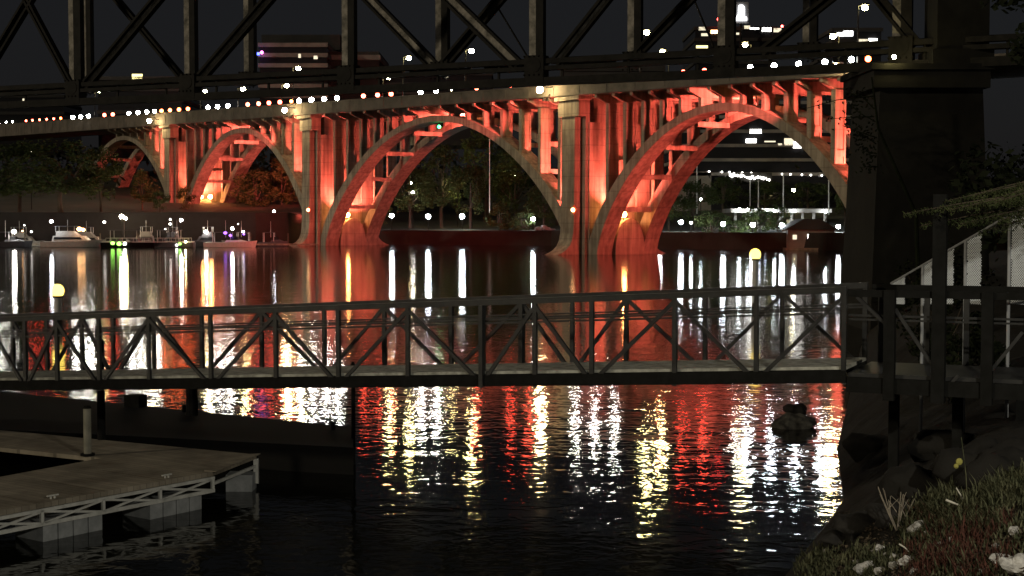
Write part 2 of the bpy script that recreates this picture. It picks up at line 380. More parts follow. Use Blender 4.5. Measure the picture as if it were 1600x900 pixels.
# piers
piers = [(-60.2, 0, 4), (0, 0, 3), (87.0, 0, 2), (159.8, 4.5, 1)]
X3 = (U, A, Vector((0, 0, 1)))
for (sp_, zg, pid) in piers:
    pr = MB()
    zz = zb(sp_)
    pr.box(B(sp_, 6, (zg + zz - .3) / 2), (3.0, 9.6, zz - .3 - zg), ax=X3)
    for c in (-.1, 9.3):      # solid feet between the ribs springing left and right
        pr.box(B(sp_, c + 1.45, zg + (zz - 4 - zg) / 2), (4.0 if pid != 9 else 3, 2.7, zz - 4 - zg), ax=X3)
    for sgn in (-1, 1):       # rounded footing under the floodlights
        poly = []
        for i in range(17):
            t = math.pi * i / 16; poly.append((5.9 - 2.9 * math.cos(t), zg + 5.6 * math.sin(t) ** .8))
        pr.prism([B(sp_ + sgn * 1.3, c, z) for c, z in poly], U * (sgn * 3.4))
    pr.build('pier', M['conc'], bridge)
    # tall pylon with a flared foot on the outer faces
    ztop = zz - 3.1
    for (cb, sg) in ((0, -1), (11.9, 1)):
        poly = [(cb - sg * .3, zg), (cb - sg * .3, ztop), (cb + sg * 1.5, ztop)]
        for i in range(15):
            z = ztop - (ztop - zg) * (1 - (1 - i / 14) ** 2.2) if i else ztop - .01
            poly.append((cb + sg * (1.55 + .25 * (1 - z / ztop) + 3.1 * math.exp(-(z - zg) / .95)), z))
        py = MB().prism([B(sp_ - .4, c, z) for c, z in poly], U * 3.3)
        py.prism([B(sp_ - 1.7, c, z) for c, z in [(cb - sg * .3, zg), (cb - sg * .3, ztop), (cb + sg * .5, ztop), (cb + sg * .6, zg)]], U * .75)
        py.build('pylon', M['conc'], bridge)
        cb2 = MB().box(B(sp_ + .9, cb + sg * .75, (ztop + zz) / 2), (5.2, 2.1, zz - ztop), ax=X3)
        cb2.box(B(sp_ + .9, cb + sg * .95, zz - .35), (6.2, 2.6, .6), ax=X3)
        cb2.build('corbel', M['conc'], bridge)
# deck, fascia and parapet
S0, S1 = -80, 420
dk = MB()
def hexa(mb, s0, s1, c0, c1, za, zb_):
    v_ = [B(s, c, z(s)) for s in (s0, s1) for c in (c0, c1) for z in (za, zb_)]
    mb.add(v_, [(0, 1, 3, 2), (4, 6, 7, 5), (0, 4, 5, 1), (2, 3, 7, 6), (0, 2, 6, 4), (1, 5, 7, 3)])
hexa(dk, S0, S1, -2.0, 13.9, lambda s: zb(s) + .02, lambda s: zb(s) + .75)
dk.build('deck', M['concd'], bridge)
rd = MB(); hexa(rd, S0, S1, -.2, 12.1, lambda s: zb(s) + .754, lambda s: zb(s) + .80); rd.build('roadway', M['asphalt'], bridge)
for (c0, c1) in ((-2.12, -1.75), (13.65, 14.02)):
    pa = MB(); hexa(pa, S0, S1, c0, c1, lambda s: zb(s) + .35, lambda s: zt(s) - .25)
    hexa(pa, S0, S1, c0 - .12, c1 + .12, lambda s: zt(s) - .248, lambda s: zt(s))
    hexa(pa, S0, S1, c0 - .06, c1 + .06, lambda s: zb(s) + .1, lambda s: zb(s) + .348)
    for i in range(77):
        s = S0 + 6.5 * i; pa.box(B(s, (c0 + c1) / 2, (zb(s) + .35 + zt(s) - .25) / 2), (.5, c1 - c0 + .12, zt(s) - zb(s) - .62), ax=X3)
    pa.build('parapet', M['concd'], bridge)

def point(name, loc, col, pw, r=.2, parent=None):
    l = bpy.data.lights.new(name, 'POINT'); l.energy = pw; l.color = col; l.shadow_soft_size = r
    o = bpy.data.objects.new(name, l); C.objects.link(o); o.location = loc
    if parent: o.parent = parent; o.matrix_parent_inverse = parent.matrix_world.inverted()
    return o
def spot(name, loc, tgt, col, pw, ang, r=.25, parent=None, blend=.6):
    l = bpy.data.lights.new(name, 'SPOT'); l.energy = pw; l.color = col; l.shadow_soft_size = r; l.spot_size = R(ang); l.spot_blend = blend
    o = bpy.data.objects.new(name, l); C.objects.link(o); o.location = loc
    o.rotation_euler = (Vector(loc) - Vector(tgt)).to_track_quat('Z', 'Y').to_euler()
    if parent: o.parent = parent; o.matrix_parent_inverse = parent.matrix_world.inverted()
    return o
RED = (1, .125, .095)
def flood(s, c, z, tgt, pw, label, ang=150):
    loc = B(s, c, z); t = thing('floodlight', loc, label, 'floodlight', 'red floodlights at the feet of the bridge piers')
    MB().box(loc + Vector((0, 0, -.25)), (.5, .8, .3), ax=X3).tube(loc + Vector((0, 0, -.9)), loc + Vector((0, 0, -.2)), .08).build('bracket', M['steel'], t)
    MB().ball(loc, .50 if z < 15 else .2, 10, 6).build('lens', E['fl'], t)
    spot('lamp', loc + Vector((0, 0, .45)), tgt, RED, pw, ang, .3, t)
    return t
pn = {4: 'the pier hidden at the right', 3: 'the third pier, right of the widest arch', 2: 'the middle river pier', 1: 'the pier on the far left shore'}
for (sp_, zg, pid) in piers:
    k = {4: 1.0, 3: 1.0, 2: 1.05, 1: .9}[pid]
    if pid != 4:
        flood(sp_ - 4.6, 4.6, zg + 6.2, B(sp_ - 2.5, 6.2, zg + 14), 60000 * k, 'red floodlight shining up the right side of ' + pn[pid])
    flood(sp_ + 3.0, 4.9, zg + 6.0, B(sp_ + 13, 3.8, zg + 20), 180000 * k, 'red floodlight shining up the left side of ' + pn[pid])
flood(159.8 - 5.5, 6.6, 10.7, B(157, 6.5, 20), 14000, 'second red floodlight beside its twin under the left river arch')
for (s_, k, nm) in ((-31.5, 0, 'right'), (41.5, 1, 'widest'), (121.5, 2, 'left river')):  # unseen floods added at the crowns to redden the spandrel columns
    z_ = arches[k][2] - .35; t = flood(s_, 6.0, z_, B(s_ + 15, 2.6, z_ - 4.5), 52000 if k else 42000, 'added red floodlight hung between the ribs at the crown of the ' + nm + ' arch', 140)
    MB().bar(B(s_, 6, z_ + .2), B(s_, 6, zb(s_) + .05), .12, .12).build('hanger', M['steel'], t)
    MB().bar(B(s_, 2.9, z_ - .35), B(s_, 9, z_ - .35), .3, .3).build('support', M['steel'], t)
# warm lamps hung off the fascia above each pylon
for (sp_, px, py, lab) in ((0, 873, 142, 'over the tan pylon of the third pier'), (87, 461, 171, 'over the middle tan pylon'), (159.8, 247, 186, 'over the far left tan pylon'), (-60.2, 1340, 119, 'beside the dark stone pier at the right')):
    loc = B(sp_ + 4.5, -4.6, zb(sp_ + 4.5) + 1.0)
    t = thing('fascia_lamp', B(sp_ + 4.5, -2.2, zb(sp_ + 4.5) + 1.0), 'brightest warm lamp off the bridge edge ' + lab, 'lamp', 'warm lamps above the pylons')
    MB().bar(B(sp_ + 4.5, -2.2, loc.z + .5), loc + Vector((0, 0, .5)), .15, .15).box(loc + Vector((0, 0, .5)), (.8, .8, .2)).build('arm', M['steel'], t)
    MB().ball(loc, .52 if sp_ > -20 else .34, 12, 8).build('globe', E['B'], t)
    hd = B(sp_ + 5.2, -3.0, zb(sp_ + 5) - .4)  # added head for an unseen red spot that deepens the wash on the columns
    MB().box(hd, (.6, .6, .4), ax=X3).bar(hd, B(sp_ + 5.2, -2.1, zb(sp_ + 5) + .5), .1, .1).build('added_spot_head', M['steel'], t)
    if sp_ < 120: spot('added_red_spot', hd + U * .6, B(sp_ + (50 if sp_ < 0 else 72 if sp_ < 50 else 56), 1.2, 15.5), RED, 130000 if sp_ < 50 else 110000, 25, .3, t, .8)
# rail lamps along the parapet
def rs(x, c):      # parameter s where the pixel column x crosses the line at offset c
    k = (x - 800) / F; q = P3 + A * c
    return (q.x - k * q.y) / (k * U.y - U.x)
proto = {}
def deck_lamp(x, y, col, r, label, group, c=-1.93, far=False, name='rail_lamp'):
    s = rs(x, c); p = B(s, c, 0); k = math.hypot(0, 1); zz = P(x, y, p.y).z
    zz = max(zz, zt(s) + .5)
    key = (col, r, name); base = B(s, c, zt(s) - .02)
    if key not in proto:
        t = bpy.data.objects.new(name, None); C.objects.link(t)
        a = MB().tube((0, 0, 0), (0, 0, 1), .07, .05, 6).tube((0, 0, 0), (0, 0, .1), .14, .14, 6).build('pole', M['steelp'])
        b = MB().ball((0, 0, 0), r, 8, 6).build('globe', E[col]); a.parent = t; b.parent = t; proto[key] = [t, False]
        a.location = (0, 0, 0)
    t, used = proto[key]
    if used: t = copy_tree(t)
    proto[key][1] = True
    t.location = base
    for ch in t.children:
        if ch.name.startswith('pole'): ch.scale = (1, 1, max(.2, zz - base.z))
        else: ch.location = (0, 0, zz - base.z)
    t['label'] = label; t['category'] = 'lamp'; t['group'] = group
    return t
ordn = ['first', 'second', 'third', 'fourth', 'fifth', 'sixth', 'seventh', 'eighth']
def run(pts, col, r, what, where):
    for i, (x, y) in enumerate(pts):
        lab = (ordn[i] + ' from left of ' + ['', '', 'two', 'three', 'four', 'five'][len(pts)] + ' ' + what + ' ' + where) if len(pts) > 1 else what + ' on the bridge rail ' + where
        deck_lamp(x, y, col, r, lab, what + ' along the bridge rail')
run([(1, 197)], 'W', .36, 'bright white lamp', 'at the left frame edge')
run([(13, 195), (23, 195)], 'W', .2, 'small white lamps', 'above the big tree')
run([(44, 193), (54, 192), (65, 191), (76, 190), (87, 190)], 'R', .30, 'red lamps', 'above the big dark tree')
run([(98, 188)], 'O', .32, 'single orange lamp', 'right of the red row over the tree')
run([(117, 188), (129, 186), (141, 185)], 'W', .52, 'white lamps', 'above the right edge of the tree')
run([(166, 183), (179, 182)], 'R', .46, 'red lamps', 'between two white groups at far left')
run([(204, 180), (218, 178), (232, 177), (244, 176)], 'W', .46, 'white lamps', 'above the far left pylon')
run([(255, 175), (268, 174), (282, 173), (296, 172)], 'O', .42, 'orange lamps', 'right of the far left pylon')
run([(327, 170), (342, 168), (358, 167)], 'W', .46, 'white lamps', 'over the left river arch')
run([(389, 165), (406, 164), (422, 162), (439, 161)], 'R', .42, 'red lamps', 'over the left river arch')
run([(457, 160)], 'O', .34, 'single orange lamp', 'left of the middle pylon')
run([(469, 159), (488, 158), (508, 156), (528, 155)], 'W', .46, 'white lamps', 'over the middle pylon')
run([(569, 152), (591, 150), (612, 148.5)], 'R', .40, 'red lamps', 'over the left half of the widest arch')
run([(658, 145), (682, 144)], 'W', .42, 'white lamps', 'over the crown of the widest arch')
run([(706, 143)], 'Y', .2, 'small yellow lamp', 'just right of the crown of the widest arch')
run([(745, 137), (798, 133.5), (826, 132)], 'R', .40, 'red lamps', 'hidden by the girder left of the third pylon')
run([(900, 128), (930, 126.5), (960, 125)], 'W', .32, 'white lamps', 'behind the girder right of the third pylon')
run([(1033, 117)], 'O', .30, 'single orange lamp', 'over the left half of the right arch')
run([(1066, 114), (1099, 112)], 'R', .36, 'red lamps', 'left of the crown of the right arch')
run([(1150, 110)], 'W', .18, 'small white lamp', 'over the crown of the right arch')
run([(1170, 106), (1207, 104), (1245, 100), (1286, 97), (1327, 93)], 'C', .36, 'cold white lamps', 'over the right half of the right arch')
run([(1353, 92)], 'O', .36, 'single orange lamp', 'beside the dark stone pier')
# tall road lamps with a bent arm
rlab = {158: 'above the far left shore', 468: 'tallest one left of the near truss post', 450: 'between two others left of the building', 382: 'below the blue sign of the tall building', 323: 'left above the left river arch',
        608: 'lower one right of the tall building', 640: 'beside the sloping girder over the widest arch', 737: 'below the crossing girders', 1009: 'high beside the right truss post', 1034: 'just right of and below the high one', 1162: 'below the white lit sign', 1298: 'beside the long white lit windows', 1347: 'highest of all, at the frame top'}
def road_lamp(x, y, col, r, label):
    c = .1; s = rs(x, c); p = B(s, c, 0); z = P(x, y, p.y).z
    if z < zb(s) + 6.0: c = 11.8; s = rs(x, c); z = P(x, y, B(s, c, 0).y).z
    if z < zb(s) + 3: z = zb(s) + 3
    side = -1 if c > 6 else 1
    base = B(s, c, zb(s) + .75); t = thing('road_lamp', base, label, 'street lamp', 'tall road lamps on the arch bridge')
    top_ = B(s, c + side * 0, z + .5); pc = B(s, c - side * 1.4 * 0 + (1.3 if side > 0 else -1.3), z + .8)
    head = B(s, c, z)
    root = B(s, c - 1.2 * (1 if c < 6 else -1), zb(s) + .75)
    MB().tube(root, (root.x, root.y, z + .1), .14, .08).tube((root.x, root.y, z + .1), head + Vector((0, 0, .45)), .07, .06).build('pole', M['steel'], t)
    MB().box(head + Vector((0, 0, .42)), (.9, .9, .18)).build('hood', M['steel'], t)
    MB().ball(head, r, 10, 6, (1, 1, .8)).build('globe', E[col], t)
for (x, y, r) in ((158, 142, .55), (468, 107, .50), (450, 134, .50), (382, 139, .52), (323, 143, .46), (608, 121, .44), (640, 91, .46), (737, 80, .48), (1009, 51, .42), (1034, 81, .42), (1162, 70, .40), (1298, 57, .42), (1347, 12, .40)):
    road_lamp(x, y, 'Y', r, 'pale yellow road lamp on the arch bridge, ' + rlab[x])
# navigation lights on the bridge
for (sp_, x, y, lab) in ((0, 897, 328, 'third'), (87, 483, 328, 'middle')):
    p = P(x, y, B(sp_ + 1.2, -2.2, 0).y - 1.0); t = thing('navigation_light', p, 'small amber diamond marker light low on the ' + lab + ' tan pylon', 'marker light', 'amber marker lights on the pylons')
    q = p + A * -.05
    MB().prism([q + U * a + Vector((0, 0, b)) for a, b in ((0, .75), (.75, 0), (0, -.75), (-.75, 0))], A * .12).build('board', mat('marker_red', (.5, .08, .04), .6), t)
    MB().ball(q - A * .15, .33, 8, 6).build('globe', E['amb'], t)
p = B(43, 1.5, ext(arches[1], 43) - 1.9); t = thing('navigation_light', p, 'small green light hanging under the crown of the widest arch', 'marker light')
MB().tube(p + Vector((0, 0, .9)), p + Vector((0, 0, .1)), .05).build('hanger', M['steel'], t); MB().ball(p, .3, 8, 6).build('globe', E['G'], t)

# ------------------------------------------------------------ the steel truss bridge close by
TA = Vector((20.9, 75, 0)); TD = Vector((-.901, .434, 0)); TN = Vector((.434, .901, 0)); ZTOP = 25.5
def ZCH(c): return 14.45 if c < 4 else 15.35
truss = thing('truss_bridge', TA, 'dark steel truss bridge crossing overhead, its chords and diagonals cut by the frame top', 'bridge')
def T(t, c, z): return TA + TD * t + TN * c + Vector((0, 0, z))
def tt(x, c):
    k = (x - 800) / F; q = TA + TN * c; return (q.x - k * q.y) / (k * TD.y - TD.x)
for c in (0.0, 8.0):
    ZC = ZCH(c)
    MB().bar(T(-22, c, ZC + .12), T(86, c, ZC + .12), .5, .28).bar(T(-22, c, ZC - .28), T(86, c, ZC - .28), .62, .24).build('bottom_chord', M['steel'], truss)
    MB().bar(T(-22, c, ZTOP), T(86, c, ZTOP), .6, .8).build('top_chord', M['steel'], truss)
MB().bar(T(-22, -.1, 13.42), T(86, -.1, 13.42), .5, .46).build('lower_girder', M['steel'], truss)
for t_ in range(-20, 86, 4): MB().bar(T(t_, -.1, 13.6), T(t_, 0, 14.6), .12, .12, up=TD).build('hanger', M['steel'], truss)
def gusset(t, c):
    ZC = ZCH(c)
    g = MB().box(T(t, c, ZC - (.35 if c < 4 else 0)), (1.2, .74, 1.6 if c < 4 else .9), ax=(TD, TN, Vector((0, 0, 1))))
    q = T(t, c - .4, ZC - .1); g.tube(q, q + TN * .9, .42, .42, 14)
    for i in range(5):
        for j in (-.55, .5): g.ball(T(t - .6 + .3 * i, c - .38, ZC - .1 + j), .06, 6, 4)
    g.build('gusset', M['steel'], truss)
near_x = [(-25, .45), (122, .6), (300, .42), (546, .45), (838, .46), (1132, .5), (1405, .55)]
far_x = [(-60, .4), (140, .4), (392, .42), (691, .46), (990, .46), (1262, .4)]
for (lst, c) in ((near_x, 0.0), (far_x, 8.0)):
    for (x, wv) in lst:
        ZC = ZCH(c); t_ = tt(x, c); gusset(t_, c)
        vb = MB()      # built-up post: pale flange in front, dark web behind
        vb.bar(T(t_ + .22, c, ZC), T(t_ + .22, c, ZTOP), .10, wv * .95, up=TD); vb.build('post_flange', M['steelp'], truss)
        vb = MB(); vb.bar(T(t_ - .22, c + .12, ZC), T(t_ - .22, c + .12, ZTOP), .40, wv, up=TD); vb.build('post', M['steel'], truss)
def diag(x0, y0, x1, y1, c, wd, m='steelp', thin=False):
    """diagonal through two pixels of its plane, run from the bottom chord to the top chord"""
    ZC = ZCH(c)
    def up(x, y):
        t_ = tt(x, c); q = T(t_, c, 0); return t_, P(x, y, q.y).z
    a, za = up(x0, y0); b, z_b = up(x1, y1); k = (b - a) / (z_b - za)
    pa, pb_ = T(a + (ZC - za) * k, c, ZC), T(a + (ZTOP - za) * k, c, ZTOP)
    if thin: MB().tube(pa, pb_, .06, .06).build('tie_rod', M['steel'], truss); return
    d = (pb_ - pa).normalized(); sd_ = d.cross(TN).normalized()
    MB().box((pa + pb_) / 2 + sd_ * wd * .42, ((pb_ - pa).length, .16, .42), ax=(d, sd_, TN)).box((pa + pb_) / 2 - sd_ * wd * .42, ((pb_ - pa).length, .16, .42), ax=(d, sd_, TN)).build('diagonal', M['steel'], truss)
    MB().box((pa + pb_) / 2 + TN * .1, ((pb_ - pa).length, wd * .7, .06), ax=(d, sd_, TN)).build('diagonal_web', M[m], truss)
diag(48, 0, 115, 130, 0, .32, 'steel'); diag(145, 125, 250, 0, 0, .62); diag(0, 85, 52, 0, 0, .6, 'steel'); diag(225, 45, 288, 122, 8, .34)
diag(318, 120, 422, 0, 0, .62); diag(580, 0, 676, 100, 8, .72); diag(780, 0, 700, 95, 8, .62, 'steel'); diag(705, 0, 822, 115, 0, .72)
diag(862, 105, 945, 0, 0, .52); diag(1018, 60, 1075, 0, 8, .5, 'steel'); diag(1370, 0, 1432, 75, 0, .5, 'steel')
diag(783, 20, 826, 92, 8, 0, thin=True); diag(1095, 30, 1116, 80, 8, 0, thin=True); diag(1290, 0, 1175, 92, 0, .4, 'steel')
for t_ in range(-20, 86, 5): MB().bar(T(t_, .3, 14.5), T(t_, 7.7, 15.2), .3, .3).build('cross_beam', M['steel'], truss)
nn_ = (TN * 7.4 + Vector((0, 0, .7))).normalized()
MB().box(T(32, 4, 15.1), (106, 7.0, .12), ax=(TD, nn_, TD.cross(nn_))).build('deck', M['steel'], truss)
# stone pier carrying it
sp0 = thing('stone_pier', (20.8, 76, 0), 'massive black stone pier with a wide cap filling the right of the picture', 'bridge pier')
def slab(mb, x0, x1, y0, y1, z0, z1, tb=0.0):
    v_ = []
    for (z, e) in ((z0, tb), (z1, 0)):
        v_ += [(x0 - e, y0 - e, z), (x1 + e, y0 - e, z), (x1 + e, y1 + e, z), (x0 - e, y1 + e, z)]
    mb.add(v_, [(0, 3, 2, 1), (4, 5, 6, 7), (0, 1, 5, 4), (1, 2, 6, 5), (2, 3, 7, 6), (3, 0, 4, 7)])
mb = MB()
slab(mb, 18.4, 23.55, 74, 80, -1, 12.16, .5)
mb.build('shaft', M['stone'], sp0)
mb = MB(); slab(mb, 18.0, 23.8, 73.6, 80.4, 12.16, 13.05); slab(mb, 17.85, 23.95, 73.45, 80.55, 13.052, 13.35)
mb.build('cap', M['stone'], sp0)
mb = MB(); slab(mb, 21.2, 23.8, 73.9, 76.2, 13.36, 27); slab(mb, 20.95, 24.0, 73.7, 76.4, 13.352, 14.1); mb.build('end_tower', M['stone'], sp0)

# ------------------------------------------------------------ far shore: lamps
def shore_lamp(x, y, D, col, r, label, group, name='path_lamp', hmin=.6, zg=None):
    p = P(x, y, D); g = far_h(p.x, D) if zg is None else zg
    g = min(g, p.z - hmin)
    key = (name, col, r)
    if key not in proto:
        t = bpy.data.objects.new(name, None); C.objects.link(t)
        a = MB().tube((0, 0, 0), (0, 0, 1), .09, .06, 6).build('pole', M['steel']); b = MB().ball((0, 0, 0), r, 8, 6).build('globe', E[col])
        k2 = MB().tube((0, 0, r * .8), (0, 0, r * 1.3), r * 1.1, r * .3, 8).build('hood', M['steel'])
        for o in (a, b, k2): o.parent = t
        proto[key] = [t, False]
    t, used = proto[key]
    if used: t = copy_tree(t)
    proto[key][1] = True
    t.location = (p.x, p.y, g)
    for ch in t.children:
        if ch.name.startswith('pole'): ch.scale = (1, 1, p.z - g)
        else: ch.location = (0, 0, p.z - g)
    t['label'] = label; t['category'] = 'lamp'; t['group'] = group
    return t
gp = 'white path lamps along the far shore'
for (x, y, D, r, lab) in ((612, 337, 316, .46, 'leftmost under the widest arch, beside the red far rib'), (669, 338, 316, .50, 'second from the left under the widest arch'), (722, 338, 316, .52, 'brightest, against the leafy slope under the widest arch'), (833, 342, 310, .40, 'beside the pale rocks under the widest arch'),
        (1031, 348, 272, .36, 'nearest the foot of the right arch'), (1064, 347, 272, .40, 'second under the right arch'), (1080, 348, 272, .22, 'small one right beside a larger lamp under the right arch'), (1130, 350, 268, .42, 'left of the yellow piling lamp'), (1176, 351, 268, .42, 'straight above the yellow piling lamp'),
        (1222, 352, 266, .42, 'above the left end of the riverside house'), (1256, 352, 266, .40, 'above the right end of the riverside house'), (1310, 354, 266, .38, 'rightmost, close to the stone pier')):
    shore_lamp(x, y, D, 'C', r, 'cold white path lamp ' + lab, gp)
for (x, y, D, col, r, lab) in ((645, 300, 335, 'W', .28, 'small dim lamp up the slope behind the second path lamp'), (642, 285, 338, 'Y', .26, 'small yellow lamp high in the trees at the far rib'), (715, 290, 340, 'Y', .40, 'yellow road lamp halfway up the wooded slope'), (794, 272, 360, 'Y', .22, 'left one of the two small yellow lamps high in the wood'), (805, 272, 362, 'Y', .30, 'right one of the two small yellow lamps high in the wood'),
        (1240, 297, 330, 'Y', .36, 'bright lamp standing above the terrace under the right arch'), (1024, 344, 262, 'O', .28, 'small orange lamp touching the right arch foot'), (1095, 311, 300, 'C', .22, 'small white lamp over the dark trees under the right arch'),
        (48, 237, 330, 'lw', .45, 'small white lamp showing through the big tree at the left'), (428, 330, 312, 'C', .24, 'small white lamp on the wall under the left river arch')):
    shore_lamp(x, y, D, col, r, lab, 'scattered lamps on the far slope')
for i, x in enumerate((1155, 1168, 1186, 1197, 1210, 1241, 1290)):
    shore_lamp(x, 327 + (x - 1155) * .03, 296, 'C', .26 if x != 1210 else .34, ordn[i] + ' from the left of the seven white lamps along the terrace edge', 'white lamps along the terrace')

# buildings ----------------------------------------------------------------
def building(name, x0, x1, ytop, ybot, D, depth, floors, label, cat='building', band='facade', glass='glassd', rz=0.0, bandk=.42, lit=()):
    a = P(x0, ytop, D); b = P(x1, ytop, D); zt_ = a.z; z0 = P(x0, ybot, D).z
    t = thing(name, ((a.x + b.x) / 2, D + depth / 2, z0), label, cat)
    hh = (zt_ - z0) / floors; wd = b.x - a.x; cx = (a.x + b.x) / 2
    MB().box((cx, D + depth / 2, (z0 - 14 + zt_) / 2), (wd - .8, depth - .8, zt_ - z0 + 13.6), rz).build('glazing', M[glass], t)
    for k in range(floors + 1):
        z = z0 + k * hh
        MB().box((cx, D + depth / 2, z), (wd, depth, hh * bandk), rz).build('floor_band', M[band], t)
    for (fx0, fx1, fy0, fy1, em) in lit:
        p = P(fx0, fy0, D - .1); q = P(fx1, fy1, D - .1)
        MB().box(((p.x + q.x) / 2, D + (.25), (p.z + q.z) / 2), (abs(q.x - p.x), .5, abs(p.z - q.z))).build('lit_window', E[em], t)
    return t
building('office_block', 1062, 1400, 160, 272, 345, 40, 5, 'wide dark office block with pale floor bands seen through the right arch', band='facade', bandk=.22,
         lit=((1172, 1190, 202, 208, 'lw'), (1166, 1182, 217, 223, 'lw'), (1195, 1212, 220, 222, 'win'), (1226, 1240, 216, 227, 'win'), (1240, 1256, 221, 231, 'lw'), (1216, 1222, 224, 227, 'win')))
ob = bpy.data.objects['office_block']
for i, x in enumerate((1108, 1128, 1140, 1160, 1174, 1222, 1235, 1253, 1267, 1284)):
    p = P(x, 268 + (x - 1108) * .035, 344.0); MB().ball(p, .22, 8, 5).build('soffit_light', E['lw'], ob)
mb = MB()
p = P(1060, 268, 344); q = P(1112, 300, 344)
MB().box(((p.x + q.x) / 2, 350, (p.z + q.z) / 2 - 6), (q.x - p.x, 10, 12 + p.z - q.z)).build('stair_tower', M['facade'], ob)
sg = thing('lit_sign', P(1158, 274, 340), 'long white glowing illegible sign under the office block at the right arch', 'sign')
rnd = random.Random(5); mb = MB()
for i in range(22):
    x = 1141 + i * 2.9; p = P(x, 273 + i * .35 + rnd.uniform(-1.6, 1.6), 342); mb.box(p, (rnd.uniform(.2, .5), .1, rnd.uniform(.25, .8)), 0)
mb.build('letters', E['lw'], sg)
p = P(1140, 270, 342.4); q = P(1206, 285, 342.4)
MB().box(((p.x + q.x) / 2, 342.4, (p.z + q.z) / 2), (q.x - p.x, .2, abs(p.z - q.z))).build('backing', M['faced'], sg)
# terrace / car deck below
tr = thing('terrace', P(1230, 335, 298), 'long pale parking terrace with a glowing front under the right arch', 'terrace')
p = P(1142, 326, 297); q = P(1300, 331, 297)
MB().box(((p.x + q.x) / 2, 303, p.z - .4), (q.x - p.x, 12, .8)).build('deck_slab', M['facade'], tr)
mb = MB()
for i in range(9): x = p.x + (q.x - p.x) * (i + .5) / 9; mb.box((x, 298.5, p.z - 3), (.5, .5, 5))
mb.build('columns', M['facade'], tr)['kind'] = 'stuff'
p2 = P(1232, 343, 300); q2 = P(1285, 350, 300)
MB().box(((p2.x + q2.x) / 2, 302, (p2.z + q2.z) / 2), (q2.x - p2.x, .3, abs(p2.z - q2.z))).build('glowing_wall', emat('terrace_glow', (1, .9, .55), .35), tr)  # wall given its own glow in place of lamplight falling on it
# riverside house at the right arch
rh = thing('riverside_house', P(1260, 385, 259), 'small grey riverside house with lit doorway at the far waterline', 'house')
c_ = P(1262, 386, 262)
MB().box((c_.x, 262, c_.z + 1.5), (8.2, 6, 3.2)).build('walls', M['facade'], rh)
MB().prism([(c_.x - 4.6, 258.6, c_.z + 3.12), (c_.x + 4.6, 258.6, c_.z + 3.12), (c_.x + 1.5, 258.6, c_.z + 5.0), (c_.x - 1.5, 258.6, c_.z + 5.0)], (0, 7, 0)).build('roof', M['faced'], rh)
MB().box((c_.x - .3, 258.95, c_.z + 1.3), (.7, .12, 2.0)).build('lit_door', E['lw'], rh)
for dx in (-2.9, 2.6): MB().box((c_.x + dx, 258.95, c_.z + 1.8), (.7, .12, .8)).build('window', E['win'], rh)
MB().box((c_.x, 262, c_.z - .3), (9.4, 8, .4)).build('platform', M['deckpl'], rh)
# distant blocks on the skyline
tb = building('tall_building', 403, 512, 70, 150, 470, 40, 5, 'stepped dark tower block with pale floor bands behind the near truss post', band='facade', bandk=.40,
              lit=((490, 496, 87, 92, 'win'), (466, 470, 84, 90, 'win'), (430, 433, 116, 118, 'win')))
p = P(545, 80, 480)
MB().box((P(552, 100, 480).x, 500, p.z - 12), (16.5, 38, 24), 0).build('rear_wing', M['faced'], tb)
for k in range(4):
    MB().box((P(552, 100, 478).x, 499.6, p.z - 2 - k * 5.4), (17.2, 40, 1.6), 0).build('floor_band', M['facade'], tb)
MB().box((P(470, 66, 490).x, 500, P(470, 66, 490).z), (26, 20, 5)).build('penthouse', M['faced'], tb)
s1 = thing('blue_pink_sign', P(404, 83, 468), 'small blue and pink glowing sign on the corner of the tall building', 'sign')
p = P(402, 84, 468); MB().box(p, (1.4, .6, .8)).build('blue_panel', E['blue'], s1); MB().ball(P(409, 82, 468), .55, 8, 6).build('pink_lamp', E['pink'], s1)
building('low_block', 150, 285, 122, 175, 450, 30, 3, 'low dark block on the left skyline with one yellow lit window', band='faced', bandk=.3, lit=((206, 222, 115.5, 125, 'winy'), (277, 282, 120, 125, 'winy')))
building('hillside_block', -40, 100, 150, 190, 620, 26, 3, 'dim brown block above the big tree at the left edge', band='faced', bandk=.35, lit=((35, 39, 154, 158, 'win'),))
building('flat_block', 600, 770, 116, 160, 480, 30, 3, 'long flat dark block behind the deck over the widest arch', band='faced', bandk=.25, lit=((697, 700, 118, 122, 'win'),))
building('long_block', 880, 1040, 104, 150, 440, 30, 3, 'long grey windowless block behind the deck left of the right arch', band='faced', bandk=.9, lit=())
tw = building('skyline_tower', 1085, 1215, 44, 150, 560, 40, 6, 'dark skyline tower with scattered lit windows under the white sign', band='faced', bandk=.3,
         lit=((1092, 1104, 42, 47, 'win'), (1096, 1107, 52, 56, 'win'), (1111, 1124, 47, 52, 'amb'), (1088, 1106, 71, 75, 'winy'), (1163, 1172, 40, 45, 'win'), (1172, 1186, 43, 46, 'lw'), (1191, 1205, 43, 49, 'lw'), (1209, 1221, 44, 50, 'win'), (1147, 1155, 51, 54, 'win')))
for (x, y, k) in ((1125, 30, 1.1), (1222, 41, .5)):
    MB().ball(P(x, y, 559), k, 8, 6).build('red_beacon', E['red'], tw)
sg = thing('white_sign', P(1158, 38, 555), 'upright glowing white sign on a grey panel high on the skyline', 'sign')
p = P(1158, 20, 555.6); MB().box(p, (5.4, .5, 8.0)).build('panel', mat('sign_grey', (.25, .25, .26), .6), sg)
k_ = 555 / F; q = P(1158, 20, 554.8)
poly = [(-9, -12), (9, -12), (9, -7), (5.5, -5), (5.5, 8), (3, 12), (-3, 12), (-4, 8), (-4.5, -3), (-9, -7)]
